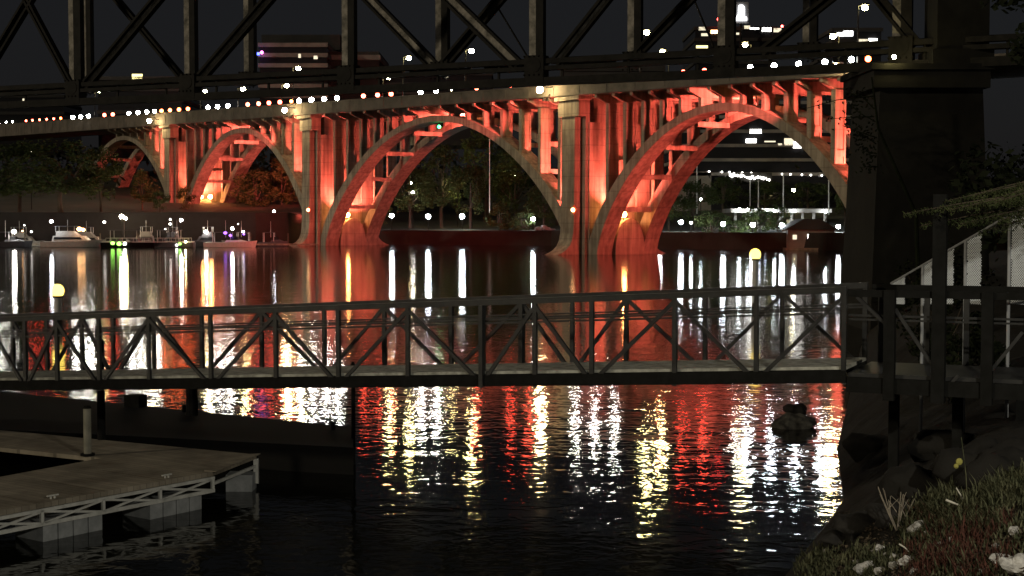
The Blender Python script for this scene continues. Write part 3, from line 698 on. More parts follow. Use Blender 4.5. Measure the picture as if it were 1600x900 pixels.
MB().prism([q + Vector((a * k_, 0, b * k_)) for a, b in poly], (0, .3, 0)).build('emblem', E['winw'], sg)
MB().tube((p.x, 556, p.z - 14), (p.x, 556, p.z - 4), .4).build('mast', M['steel'], sg)
building('white_window_block', 1300, 1380, 46, 120, 400, 30, 4, 'dark block behind the right truss end with long white lit windows', band='faced', bandk=.3, lit=((1308, 1318, 51, 56, 'lw'), (1318, 1333, 48, 56, 'winw'), (1342, 1356, 61, 65, 'win'), (1358, 1371, 60, 65, 'lw')))
t = thing('signal_light', P(1397, 89, 73.4), 'small steady amber light on the cap of the black stone pier', 'lamp')
MB().ball(P(1397, 89, 73.2), .10, 8, 6).build('lens', E['Y'], t); MB().bar(P(1397, 92, 73.2), P(1397, 92, 73.9), .06, .06).build('bracket', M['steel'], t)

# ------------------------------------------------------------ trees
def crown_mesh(seed, n, rx, rz, leaf, clumps=26):
    r = random.Random(seed); mb = MB(); cl = []
    for i in range(clumps):
        a = r.uniform(0, 6.283); h = r.uniform(-.8, 1); rad = math.sqrt(max(.02, 1 - h * h)) * r.uniform(.35, .95)
        cl.append((Vector((math.cos(a) * rad * rx, math.sin(a) * rad * rx, h * rz)), r.uniform(.18, .34) * rx))
    for i in range(n):
        c, q = r.choice(cl); d = Vector((r.gauss(0, 1), r.gauss(0, 1), r.gauss(0, .8))).normalized() * q * r.uniform(.5, 1.08)
        p = c + d; a = Vector((r.uniform(-1, 1), r.uniform(-1, 1), r.uniform(-.6, .6))).normalized(); b = a.cross(Vector((r.uniform(-1, 1), r.uniform(-1, 1), r.uniform(-1, 1)))).normalized()
        s_ = leaf * r.uniform(.5, 1.3); mb.add([p - a * s_, p - b * s_ * .5, p + a * s_, p + b * s_ * .5], [(0, 1, 2, 3)])
    return mb, cl
def make_tree(seed, H_=1.0):
    t = bpy.data.objects.new('broadleaf_tree', None); C.objects.link(t)
    mb, cl = crown_mesh(seed, 2600, .42, .40, .028); o = mb.build('crown', M['leaf'], fix=False); o.parent = t; o.location = (0, 0, .6)
    tk = MB().path([Vector((0, 0, -.1)), Vector((.01, 0, .2)), Vector((-.01, .01, .42)), Vector((.01, 0, .75))], .03, .012)
    for c, q in cl[:9]: tk.path([Vector((0, 0, .3)), Vector((c.x * .5, c.y * .5, .45 + c.z * .3)), Vector((c.x, c.y, .6 + c.z))], .012, .004, 5)
    k = tk.build('trunk', M['bark']); k.parent = t
    return t
TP = [[make_tree(s), False] for s in (1, 2, 3, 4)]
trnd = random.Random(9)
def tree(x, ytop, ybase, wpx, D, label, group='trees on the far shore'):
    a = P(x, ytop, D); b = P(x, ybase, D); h = a.z - b.z; rec = TP[trnd.randrange(4)]; t = rec[0]
    if rec[1]: t = copy_tree(t)
    rec[1] = True
    wd = wpx / F * D
    t.location = b; t.scale = (wd / .95, wd / .95, h / 1.02); t.rotation_euler = (0, 0, trnd.uniform(0, 6.28))
    t['label'] = label; t['category'] = 'tree'; t['group'] = group; return t
TL = [(95, 224, 330, 150, 300, 'broad dark tree filling the left edge above the marina'), (30, 226, 328, 110, 306, 'tree cut by the left frame edge, a small lamp shining in it'), (158, 232, 330, 80, 304, 'shorter tree at the right edge of the big left tree'),
      (222, 268, 332, 60, 330, 'low tree in front of the far left arch'), (250, 300, 334, 38, 302, 'dark bush-like tree against the foot of the far left pylon'), (291, 292, 336, 34, 332, 'round dark tree just right of the far left pylon foot'),
      (400, 268, 338, 90, 345, 'tree under the left river arch, left side'), (440, 252, 338, 80, 352, 'taller tree under the left river arch, right side'), (425, 215, 338, 90, 400, 'dim tree far behind the left river arch'),
      (640, 260, 350, 90, 335, 'lamplit tree beside the red far rib'), (690, 232, 350, 100, 340, 'tall yellow-green lamplit tree under the widest arch'), (735, 262, 352, 80, 330, 'leafy tree behind the brightest path lamp'), (760, 205, 350, 130, 365, 'tall dark tree under the crown of the widest arch'),
      (805, 240, 352, 110, 350, 'dark tree behind the two small yellow lamps'), (850, 290, 356, 70, 322, 'bright green tree at the right end of the widest arch'), (780, 318, 372, 70, 314, 'low dark tree near the water under the widest arch'), (820, 330, 376, 50, 312, 'low shrubby tree left of the pale rocks'),
      (1045, 300, 360, 60, 285, 'small tree just right of the right arch foot'), (1085, 285, 365, 80, 290, 'dark tree left of the terrace lamps'), (1110, 330, 378, 70, 275, 'low dark tree by the water left of the yellow piling lamp'), (1180, 325, 372, 60, 275, 'round dark tree in front of the terrace'), (1215, 322, 372, 46, 277, 'dark round tree left of the lit house'),
      (1130, 278, 330, 70, 320, 'tree between the office block and the terrace, left'), (1195, 282, 330, 80, 320, 'tree between the office block and the terrace, middle'), (1262, 285, 330, 80, 318, 'tree between the office block and the terrace, right'), (1320, 290, 345, 40, 300, 'dark tree at the right edge of the right arch'), (1150, 345, 380, 60, 272, 'low bush-like tree behind the yellow piling lamp'),
      (590, 310, 360, 60, 330, 'tree half hidden behind the left foot of the widest arch'), (870, 320, 366, 50, 335, 'dark tree touching the third pylon')]
for a in TL: tree(*a)
ts = random.Random(21); mb = MB()
for i in range(260):      # the far wooded hillside that reads as one mass
    x = ts.uniform(-190, 300); y = lerp_tab(FS, x) + ts.uniform(70, 260); z = far_h(x, y)
    for k in range(26):
        p = Vector((x + ts.gauss(0, 3.2), y + ts.gauss(0, 3), z + abs(ts.gauss(3.5, 2.6)))); a = Vector((ts.uniform(-1, 1), ts.uniform(-1, 1), ts.uniform(-1, 1))).normalized() * ts.uniform(.5, 1.3); b = a.cross(Vector((ts.uniform(-1, 1), ts.uniform(-1, 1), ts.uniform(-1, 1)))) * .8
        mb.add([p - a, p - b, p + a, p + b], [(0, 1, 2, 3)])
o = mb.build('wooded_hillside', M['leafd'], fix=False); o['kind'] = 'stuff'; o['label'] = 'dark wooded slope behind the far shore'; o['category'] = 'woods'
# pale rocks below the widest arch
def rock(mb, c, r, seed, sq=(1, .8, .6), amp=.55):
    rr = random.Random(seed); n0 = len(mb.v); mb.ball(c, r, 16, 11, sq)
    for i in range(n0, len(mb.v)):
        v = Vector(mb.v[i]); d = v - Vector(c); mb.v[i] = tuple(Vector(c) + d * (1 + mn.noise(d * (1.7 / r) + Vector((seed * 3.1, 0, 0))) * amp + mn.noise(d * (5.5 / r)) * .10 - .25 * max(0, mn.noise(d * (2.6 / r) + Vector((9, seed, 0))))))
for i, (x, y, r) in enumerate(((843, 358, .9), (850, 355, .8), (857, 359, .9), (864, 360, .7), (853, 362, .7))):
    p = P(x, y, 308); mb = MB(); rock(mb, p, r, i); o = mb.build('shore_rock', M['wrock']); tag(o, ['leftmost pale rock of the heap beside the third pier', 'topmost pale rock of the heap beside the third pier', 'middle pale rock of the heap beside the third pier', 'rightmost pale rock of the heap beside the third pier', 'lowest pale rock of the heap beside the third pier'][i], 'rock', 'pale rocks heaped on the far shore')
# flag poles
for (x, y0, y1, lab) in ((1089, 245, 318, 'tall thin pole left of the office block lights'), (1172, 283, 326, 'left one of the two close flagpoles on the terrace'), (1185, 283, 326, 'right one of the two close flagpoles on the terrace'), (1224, 272, 324, 'single flagpole at the middle of the terrace'), (1295, 282, 320, 'flagpole at the right end of the terrace'), (765, 218, 318, 'tall thin pole in the dark wood under the widest arch')):
    D = 292 if x > 1000 else 325; a = P(x, y0, D); b = P(x, y1, D)
    o = MB().tube(b - Vector((0, 0, 2)), a, .13, .09, 6).ball(a, .18, 6, 4).build('flagpole', M['wht']); tag(o, 'pale ' + lab, 'flagpole', 'poles on the far shore')

# ------------------------------------------------------------ boats in the marina
def boat(x0, x1, ywl, D, label, kind, hullm, bow=1, lights=(), hk=1.0):
    a = P(x0, ywl, D); b = P(x1, ywl, D); L = b.x - a.x; cx = (a.x + b.x) / 2; Bm = min(3.6, L * .32); hh = .95 * hk
    t = thing(kind, (cx, D, 0), label, 'boat', 'boats moored at the far marina')
    N = 12; mb = MB(); rows = []
    for i in range(N + 1):
        k = i / N; x = cx + bow * (-L / 2 + L * k); wv = Bm / 2 * (1 - max(0, (k - .45) / .55) ** 2.2) * (.9 + .1 * min(1, k * 4)); sh = hh * (1 + .38 * k ** 2)
        rows.append([Vector((x, D - wv, sh)), Vector((x - bow * .35 * (k > .8) * (k - .8) * 5, D - wv * .8, .05)), Vector((x - bow * .6 * (k > .8), D, -.3)), Vector((x - bow * .35 * (k > .8) * (k - .8) * 5, D + wv * .8, .05)), Vector((x, D + wv, sh))])
    v_ = [p for r in rows for p in r]; f_ = []
    for i in range(N):
        for j in range(4): q = i * 5 + j; f_.append((q, q + 1, q + 6, q + 5))
        f_.append((i * 5, i * 5 + 5, i * 5 + 9, i * 5 + 4))
    f_.append((0, 4, 3, 2, 1)); mb.add(v_, f_).build('hull', M[hullm], t)
    def trap(x0_, x1_, z0, z1, wv, sl0, sl1, nm, m):
        v_ = [(cx + bow * x0_, D - wv, z0), (cx + bow * x1_, D - wv, z0), (cx + bow * x1_, D + wv, z0), (cx + bow * x0_, D + wv, z0),
              (cx + bow * (x0_ + sl0), D - wv * .85, z1), (cx + bow * (x1_ - sl1), D - wv * .85, z1), (cx + bow * (x1_ - sl1), D + wv * .85, z1), (cx + bow * (x0_ + sl0), D + wv * .85, z1)]
        return MB().add(v_, [(0, 3, 2, 1), (4, 5, 6, 7), (0, 1, 5, 4), (1, 2, 6, 5), (2, 3, 7, 6), (3, 0, 4, 7)]).build(nm, m, t)
    s_ = L / 10
    if kind == 'cabin_cruiser':
        trap(-3.2 * s_, 2.6 * s_, hh, hh + 1.1, Bm * .38, .2, 1.0 * s_, 'cabin', M[hullm])
        trap(-2.9 * s_, 1.6 * s_, hh + .45, hh + .9, Bm * .39, .1, .5, 'windows', M['glassd'])
        trap(-2.6 * s_, .9 * s_, hh + 1.1, hh + 2.0, Bm * .33, .1, .9 * s_, 'flybridge', M[hullm])
        trap(-2.8 * s_, .5 * s_, hh + 2.9, hh + 3.0, Bm * .36, .1, .1, 'canopy', M['canvas'])
        pl = MB()
        for xx in (-2.6, .3):
            for yy in (-1, 1): pl.tube((cx + bow * xx * s_, D + yy * Bm * .3, hh + 1.8), (cx + bow * xx * s_, D + yy * Bm * .3, hh + 2.95), .04)
        pl.build('canopy_frame', M['wht'], t)
    elif kind == 'speedboat':
        trap(-1.0 * s_, 3.4 * s_, hh + .12, hh + .5, Bm * .36, .3, 1.6 * s_, 'foredeck', M[hullm])
        trap(-.6 * s_, 1.4 * s_, hh + .5, hh + 1.1, Bm * .33, 1.1 * s_, .1, 'windshield', M['glassd'])
        trap(-3.6 * s_, .4 * s_, hh + 1.9, hh + 1.98, Bm * .36, .1, .1, 'canopy', M['canvas'])
        pl = MB()
        for xx in (-3.3, .1):
            for yy in (-1, 1): pl.tube((cx + bow * xx * s_, D + yy * Bm * .32, hh), (cx + bow * (xx) * s_, D + yy * Bm * .32, hh + 1.93), .04)
        pl.build('canopy_frame', M['wht'], t)
    elif kind == 'pontoon_boat':
        MB().box((cx, D, hh + .12), (L * .94, Bm * .95, .12)).build('deck', M['wht'], t)
        mb = MB()
        for yy in (-1, 1):
            mb.bar((cx - L * .4, D + yy * Bm * .44, hh + .85), (cx + L * .4, D + yy * Bm * .44, hh + .85), .04, .05)
            for i in range(9): xx = cx - L * .4 + L * .1 * i; mb.bar((xx, D + yy * Bm * .44, hh + .1), (xx, D + yy * Bm * .44, hh + .85), .04, .04)
        mb.build('railing', M['wht'], t)
        MB().box((cx - L * .08, D, hh + 2.35), (L * .55, Bm * .9, .1)).build('canopy', M['canvas'], t)
        pl = MB()
        for xx in (-.32, .16):
            for yy in (-1, 1): pl.tube((cx + L * xx, D + yy * Bm * .4, hh), (cx + L * xx, D + yy * Bm * .4, hh + 2.35), .04)
        pl.build('canopy_frame', M['wht'], t)
        for xx in (-.25, .1): MB().box((cx + L * xx, D, hh + .45), (L * .14, Bm * .7, .55)).build('bench', M['canvas'], t)
    MB().tube((cx - bow * L * .1, D, hh + 1), (cx - bow * L * .1, D, hh + 4.2), .035, .02, 5).build('mast', M['wht'], t)
    for (lx, ly, em, r) in lights:
        p = P(lx, ly, D - Bm * .52)
        MB().ball(p, r, 8, 6, (1.0, .8, .8)).build('cabin_light', E[em], t)
boat(66, 166, 383, 284, 'largest white cabin cruiser with an orange-lit stern at the left', 'cabin_cruiser', 'wht', 1, ((80, 346, 'C', .32), (124, 358, 'amb', .5), (130, 359, 'amb', .4)), 1.15)
boat(-20, 52, 384, 286, 'dark boat cut by the left edge under a bright white light', 'speedboat', 'canvas', 1, ((22, 362, 'W', .42), (35, 361, 'amb', .18), (49, 362, 'lw', .22)))
boat(160, 246, 384, 281, 'dark pontoon boat with green light glowing at its hull', 'pontoon_boat', 'black', 1, ((176, 380, 'grn', .4), (186, 381, 'grn', .45), (195, 381, 'lw', .35), (266, 350, 'lw', .25)))
boat(236, 304, 384, 281, 'pontoon boat with yellow-green light low at its middle', 'pontoon_boat', 'canvas', -1, ((281, 381, 'grn', .3), (290, 378, 'Y', .14), (276, 383, 'lw', .25)))
boat(320, 402, 384, 281, 'white speedboat with violet light, bow pointing right, end of the row', 'speedboat', 'wht', 1, ((352, 364, 'vio', .35), (360, 368, 'vio', .3), (380, 362, 'lw', .28), (381, 366, 'vio', .22)))
boat(296, 344, 381, 288, 'dim dark cruiser behind the gap of the violet-lit speedboat', 'cabin_cruiser', 'canvas', -1, ((322, 362, 'W', .26),))
boat(108, 176, 372, 292, 'small pale cruiser moored behind the orange-lit cruiser', 'cabin_cruiser', 'facade', 1, ((163, 347, 'lw', .3),), .9)
boat(196, 250, 373, 292, 'dim cruiser moored in the second row behind the green-lit pontoon', 'cabin_cruiser', 'facade', -1, ())
boat(4, 70, 374, 292, 'dim open cruiser in the second row behind the edge boat', 'cabin_cruiser', 'facade', 1, ((38, 352, 'lw', .16),), .9)
boat(250, 300, 374, 292, 'dim cruiser in the second row just right of the lower marina lamps', 'cabin_cruiser', 'canvas', 1, ((258, 358, 'lw', .16),), .9)
boat(346, 398, 374, 293, 'dim covered speedboat behind the violet-lit one', 'speedboat', 'facade', -1, ((372, 350, 'lw', .15),), .9)
boat(404, 452, 378, 296, 'last dim small boat by the wall near the middle pier', 'speedboat', 'canvas', 1, (), .8)
mp = thing('marina_pier', (-88, 287, 0), 'low floating marina pier with pilings between the two rows of boats', 'pier')
MB().box((-80, 288.6, .45), (84, 1.6, .3)).build('deck', M['deckpl'], mp)
for i in range(11): MB().tube((-118 + 7.4 * i, 289.6, -2), (-118 + 7.4 * i, 289.6, 2.6), .14).build('piling', M['bark'], mp)
gp = 'white lamps on the marina pier'
for (x, y, r, col, lab) in ((190, 338, .42, 'W', 'brightest white marina lamp above the green-lit pontoon'), (196, 341, .3, 'Y', 'yellowish marina lamp touching the brightest one'), (266, 343, .2, 'lw', 'small marina lamp left of a brighter one near the red arch foot'), (283, 344, .3, 'W', 'white marina lamp below the red-lit arch foot'), (363, 357, .28, 'W', 'white marina lamp above the violet-lit speedboat')):
    shore_lamp(x, y, 288.9, col, r, lab, gp, 'marina_lamp', zg=.6)

# ------------------------------------------------------------ lamp pilings in the middle of the river
for (x, y, D, lab) in ((90, 455, 78, 'yellow globe lamp on a white piling at the left, beyond the gangway'), (1180, 398, 90, 'yellow globe lamp on a white piling at the right, beyond the gangway')):
    p = P(x, y, D); t = thing('lamp_piling', (p.x, p.y, 0), lab, 'lamp', 'yellow lamps on white pilings')
    MB().tube((p.x, p.y, .5), (p.x, p.y, p.z - .26), .21, .20, 16).build('white_sleeve', M['wht'], t)
    MB().tube((p.x, p.y, -2), (p.x, p.y, .5), .23, .22, 12).build('piling', M['bark'], t)
    MB().ball(p + Vector((0, 0, .02)), .34, 16, 10, (1, 1, 1.05)).build('globe', E['bol'], t, smooth=True)
    MB().tube(p - Vector((0, 0, .34)), p - Vector((0, 0, .24)), .25, .25, 12).build('collar', M['aludark'], t)

# ------------------------------------------------------------ gangway
GA = Vector((4.07, 24.0, 0)); GD = Vector((-.912, .410, 0)); GN = Vector((.410, .912, 0)); ZU = Vector((0, 0, 1))
def gt(x, c=0.0):
    k = (x - 800) / F; q = GA + GN * c; return (q.x - k * q.y) / (k * GD.y - GD.x)
def gz(t): return 2.985 - .0555 * t          # bottom of the side truss
def Q(t, c, z): return GA + GD * t + GN * c + Vector((0, 0, gz(t) + z))
gw = thing('gangway', Q(gt(1320), .9, 0), 'long dark metal gangway with crossed braces running down to the left over the water', 'gangway')
tR, tL = gt(1324), gt(1324) + 24.5
Wg = 1.75
posts = [1320, 1183, 1055, 925, 836, 753, 637, 528, 430, 328, 231, 153, 87, 37, -20, -75]
for side, c in ((0, 0.0), (1, Wg)):
    MB().bar(Q(tR, c, 1.49), Q(tL, c, 1.49), .09, .10).build('top_rail', M['alu'], gw)
    MB().bar(Q(tR, c, 1.12), Q(tL, c, 1.12), .035, .035).bar(Q(tR, c + .05 * (1 - 2 * side), 1.17), Q(tL, c + .05 * (1 - 2 * side), 1.17), .03, .03).build('mid_rail', M['alu'], gw)
    MB().bar(Q(tR, c, .10), Q(tL, c, .10), .07, .20).build('bottom_chord', M['aludark'], gw)
    for i, x in enumerate(posts):
        t_ = gt(x); wv = .068 if x != 753 else .15
        MB().bar(Q(t_, c, .0 if side else -.02), Q(t_, c, 1.445), wv, .075, up=GD).build('post', M['alu'], gw)
        if i + 1 < len(posts):
            t2 = gt(posts[i + 1]); up_first = (i + side) % 2 == 0
            a = Q(t_, c, 1.40 if up_first else .2); b = Q(t2, c, .04 if up_first else 1.40)
            if not up_first: a = Q(t_, c, .04); b = Q(t2, c, 1.40)
            MB().bar(a, b, .065, .06, up=GN).build('brace', M['alu'], gw)
MB().bar(Q(tR, Wg / 2, .235), Q(tL, Wg / 2, .235), Wg - .08, .05).build('deck', mat('gangway_deck', (.46, .46, .40), .7, scale=6, col2=(.2, .2, .17)), gw)
for i in range(18):
    t_ = tR + .5 + i * 1.35; MB().bar(Q(t_, .04, .1), Q(t_, Wg - .04, .1), .06, .12).build('cross_beam', M['aludark'], gw)
# fixed walkway on the bank, with stout posts
wk = thing('walkway', GA - GD * 3, 'dark fixed walkway with stout square posts in front of the fence at the right', 'walkway')
def K(t, c, z): return GA + GD * t + GN * c + Vector((0, 0, 3.06 + z))
t0, t1 = gt(1326), gt(1640)
MB().bar(K(t0, 0, 1.44), K(t1, 0, 1.44), .10, .11).bar(K(t0, 2.1, 1.44), K(t1, 2.1, 1.44), .10, .11).build('top_rail', M['aludark'], wk)
MB().bar(K(t0, 0.06, 1.085), K(t1, .06, 1.085), .03, .035).bar(K(t0, 0.06, 1.02), K(t1, .06, 1.02), .03, .03).build('handrail', M['alu'], wk)
MB().bar(K(t0, 1.05, .13), K(t1, 1.05, .13), 2.0, .06).build('deck', M['alu'], wk)
MB().bar(K(t0, 0, -.02), K(t1, 0, -.02), .10, .24).bar(K(t0, 2.1, -.02), K(t1, 2.1, -.02), .1, .24).build('beam', M['aludark'], wk)
for x, wv, zt_ in ((1392, .17, 1.5), (1469, .20, 3.0), (1545, .17, 1.5), (1618, .17, 1.5)):
    t_ = gt(x); q = K(t_, -.02, 0); g = ground(q.x, q.y)
    MB().bar((q.x, q.y, max(g - .3, 2.82)), (q.x, q.y, 3.06 + zt_), wv, wv, up=GD).build('post', M['aludark'], wk)
for (xa, za, xb, zb2) in ((1340, 1.38, 1392, .9), (1400, 1.2, 1462, .3), (1600, .9, 1552, .3), (1500, .2, 1475, -.1)):
    MB().bar(K(gt(xa), .0, za), K(gt(xb), .0, zb2), .05, .06, up=GN).build('brace', M['alu'], wk)
for x in (1400, 1500, 1600):
    q = K(gt(x, 2.0), 2.0, 0); MB().bar((q.x, q.y, ground(q.x, q.y) - .3), (q.x, q.y, 2.95), .16, .16, up=GD).build('support', M['aludark'], wk)
for x in (1378, 1450, 1512):
    t_ = gt(x, 2.1); q = K(t_, 2.1, 0); MB().bar((q.x, q.y, 3.1), (q.x, q.y, 4.5), .09, .09, up=GD).build('rear_post', M['alu'], wk)

# chain-link fence climbing the slope
fn = thing('chain_link_fence', (7.6, 25.2, 3.1), 'pale chain link fence stepping up the slope behind the walkway', 'fence')
def FP(x, y): D = 27.2 - (x - 1395) / 205 * 2.2; return P(x, y, D)
segs = [(1392, 443), (1443, 413.5), (1469, 398.5), (1510, 375), (1578, 335.5), (1660, 288)]
seg_on = [(1392, 1414), (1442, 1456), (1468, 1490), (1509, 1533), (1578, 1606)]
def ftop(x):
    for a, b in zip(segs, segs[1:]):
        if a[0] <= x <= b[0]: return a[1] + (b[1] - a[1]) * (x - a[0]) / (b[0] - a[0])
    return 300
for (xa, xb) in seg_on:
    mb = MB()     # diagonal wires woven only over the lit stretches; shaded mesh is left out
    pa, pb_ = FP(xa, 470), FP(xb, 470); zlo = min(pa.z, pb_.z) - .05; ax_ = (pb_ - pa); ax_.z = 0; Lp = ax_.length; ax_.normalize()
    za, zb3 = FP(xa, ftop(xa)).z, FP(xb, ftop(xb)).z; sp = .045; hmax = max(za, zb3)
    def top_at(u_): return za + (zb3 - za) * u_ / Lp
    n_ = int((Lp + hmax - zlo) / sp) + 2
    for dr in (1, -1):
        for i in range(n_):
            o_ = i * sp
            pts = []
            for j in range(41):
                z = zlo + (hmax - zlo) * j / 40; u_ = (o_ - (hmax - zlo) + (z - zlo)) if dr > 0 else (o_ - (z - zlo))
                if 0 <= u_ <= Lp and z <= top_at(u_): pts.append((u_, z))
            if len(pts) > 1:
                a, b = pts[0], pts[-1]; mb.bar(Vector((pa.x, pa.y, a[1])) + ax_ * a[0], Vector((pa.x, pa.y, b[1])) + ax_ * b[0], .011, .011)
    mb.build('lit_mesh_part', M['wire'], fn)
for x in (1442, 1509, 1578, 1640):
    q = FP(x, ftop(x)); g = ground(q.x, q.y); MB().tube((q.x, q.y, g - .2), q, .03, .03, 8).build('post', M['tubes'], fn)
mb = MB()
for a, b in zip(segs, segs[1:]): mb.tube(FP(*a), FP(*b), .02, .02, 6)
mb.build('top_rail', M['tubes'], fn)

# ------------------------------------------------------------ floating dock
dock = thing('floating_dock', (-5.9, 28.8, 0), 'L-shaped tan floating dock with a white braced frame on grey floats, bottom left', 'dock')
zd = .70
Cn, Fp = Vector((-5.4, 30.9)), Vector((-5.9, 28.8)); da = Vector((.593, .805)); db = Vector((-.88, .474))
outl = [Cn, Fp, Fp - da * 13, Fp - da * 13 + Vector((-1.53, 1.13)), Vector((-8.55, 30.45)), Vector((-8.55, 30.45)) + db * 9, Cn + db * 12]
MB().prism([(p.x, p.y, zd - .09) for p in outl], (0, 0, .09)).build('decking', M['deckpl'], dock)
MB().prism([(p.x + .02, p.y, zd - .001) for p in (Cn + Vector((.06, .03)), Fp + Vector((.06, -.06)), Fp + Vector((-.20, .05)), Cn + Vector((-.20, -.05)))], (0, 0, .02)).build('end_trim', M['deckpl'], dock)
def DF(t, z, o=0.0): p = Fp - da * t; return Vector((p.x + .805 * o, p.y - .593 * o, z))
fr = MB(); fr.bar(DF(-.02, zd - .125, .02), DF(13, zd - .125, .02), .05, .06); fr.bar(DF(-.02, .33, .02), DF(13, .33, .02), .05, .07)
for i in range(11):
    t_ = .02 + 1.32 * i; fr.bar(DF(t_, .33, .02), DF(t_, zd - .12, .02), .05, .06, up=Vector((da.x, da.y, 0)))
    if i < 10:
        fr.bar(DF(t_ + .05, .35, .02), DF(t_ + 1.27, zd - .15, .02), .03, .04); fr.bar(DF(t_ + .05, zd - .15, .03), DF(t_ + 1.27, .35, .03), .03, .04)
fr.build('side_frame', M['dockst'], dock)
for k in range(4):
    t_ = .26 + k * 2.38; mb = MB()
    for j in range(4):
        c0_ = DF(t_ + .165 + j * .325, 0, -.42); mb.box((c0_.x, c0_.y, .10), (.30, .8, .40), ax=(Vector((da.x, da.y, 0)), Vector((.805, -.593, 0)), ZU))
    mb.box(DF(t_ + .65, .06, -.45), (1.26, .78, .36), ax=(Vector((da.x, da.y, 0)), Vector((.805, -.593, 0)), ZU))
    mb.build('float', M['floatm'], dock)
e1 = Cn - Fp; e1.normalize()
fr = MB(); fr.bar((Fp.x, Fp.y, .46), (Cn.x, Cn.y, .46), .05, .06); fr.bar((Cn.x, Cn.y - .05, .1), (Cn.x, Cn.y - .05, .62), .10, .10, up=Vector((1, 0, 0))); fr.build('end_frame', M['dockst'], dock)
MB().box((Cn.x - .28, Cn.y - .25, .1), (.55, .5, .5)).build('float', M['floatm'], dock)
mb = MB(); mb.bar((Cn.x, Cn.y, .5), tuple(Cn + db * 12) + (.5,), .06, .35); mb.build('rear_beam', M['aludark'], dock)
# stains and planking joints are in the deck's own geometry: thin battens
mb = MB()
for i in range(9): q = Fp - da * (1.2 + 1.4 * i); r_ = q + Vector((-.805, .593)) * 1.85; mb.bar((q.x, q.y, zd + .002), (r_.x, r_.y, zd + .002), .012, .004)
mb.build('joint_strip', M['bark'], dock)
for k in range(3):
    q = Fp - da * (1.0 + 2.6 * k) + Vector((-.805, .593)) * .18; d3 = Vector((da.x, da.y, 0)); c_ = Vector((q.x, q.y, zd + .06))
    MB().bar(c_ - d3 * .12, c_ + d3 * .12, .025, .025).bar(c_ - d3 * .04 - ZU * .06, c_ - d3 * .04, .025, .025, up=d3).bar(c_ + d3 * .04 - ZU * .06, c_ + d3 * .04, .025, .025, up=d3).build('cleat', M['dockst'], dock)
p = G(137, 712, .70); t = thing('mooring_pile', (p.x, p.y, 0), 'short round grey mooring pile standing up through the tan dock', 'piling')
MB().tube((p.x, p.y, -1), (p.x, p.y, 1.70), .085, .08, 16).build('pile', mat('pile_grey', (.26, .25, .2), .7, scale=3, col2=(.16, .155, .12)), t); MB().tube((p.x, p.y, 1.70), (p.x, p.y, 1.76), .095, .06, 16).build('pile_cap', M['aludark'], t)
MB().tube((p.x, p.y, .703), (p.x, p.y, .75), .15, .15, 16).build('pile_collar', M['aludark'], t)
# low black barge behind it
bg_ = thing('barge', (-6.5, 34.5, 0), 'low flat black barge lying behind the tan dock under the gangway', 'barge')
Bp = [G(552, 668, .6), G(552, 700, .6), G(-150, 664, .6), G(-150, 597, .6)]
MB().prism([(p.x, p.y, -.3) for p in Bp], (0, 0, .86)).build('hull', M['black'], bg_)
MB().prism([(p.x, p.y, .56) for p in Bp], (0, 0, .05)).build('deck_edge', M['black'], bg_)
for x, y in ((-4.3, 35.2), (-8.6, 38.4)): MB().tube((x, y, .6), (x, y, .80), .05, .07, 8).build('bollard', M['aludark'], bg_)
p = P(212, 636, 39.5); MB().box((p.x, p.y, .77), (.5, .35, .34), R(-25)).build('deck_box', M['aludark'], bg_)
for (x, y0, D, r, zt_, lab) in ((300, 655, 37.8, .17, 1.75, 'thick black piling under the gangway, left of the orange reflections'), (157, 560, 33, .1, 2.9, 'thin black piling rising behind the gangway braces at the far left'), (552, 668, 33.8, .05, 2.3, 'slim black pole at the right end of the barge')):
    p = P(x, y0, D); o = MB().tube((p.x, D, -2), (p.x, D, zt_), r, r * .9, 10).tube((p.x, D, zt_), (p.x, D, zt_ + .08), r * 1.1, r * .4, 10).build('piling', M['black']); tag(o, lab, 'piling', 'black pilings near the barge')
# dark floating log-like lump
t = thing('floating_boulder', G(1243, 660), 'dark lumpy boulder with a paler band, awash near the right bank', 'boulder')
a = G(1240, 668); mb = MB(); rock(mb, (a.x, a.y, .12), .52, 3, (1.15, .8, .55), .3); mb.build('boulder', mat('awash_rock', (.09, .085, .07), .8, scale=2.2, col2=(.012, .011, .01)), t, smooth=False)
mb = MB(); rock(mb, (a.x + .16, a.y + .5, .40), .34, 7, (1.0, .7, .6), .3); mb.build('boulder_top', M['rockd'], t)

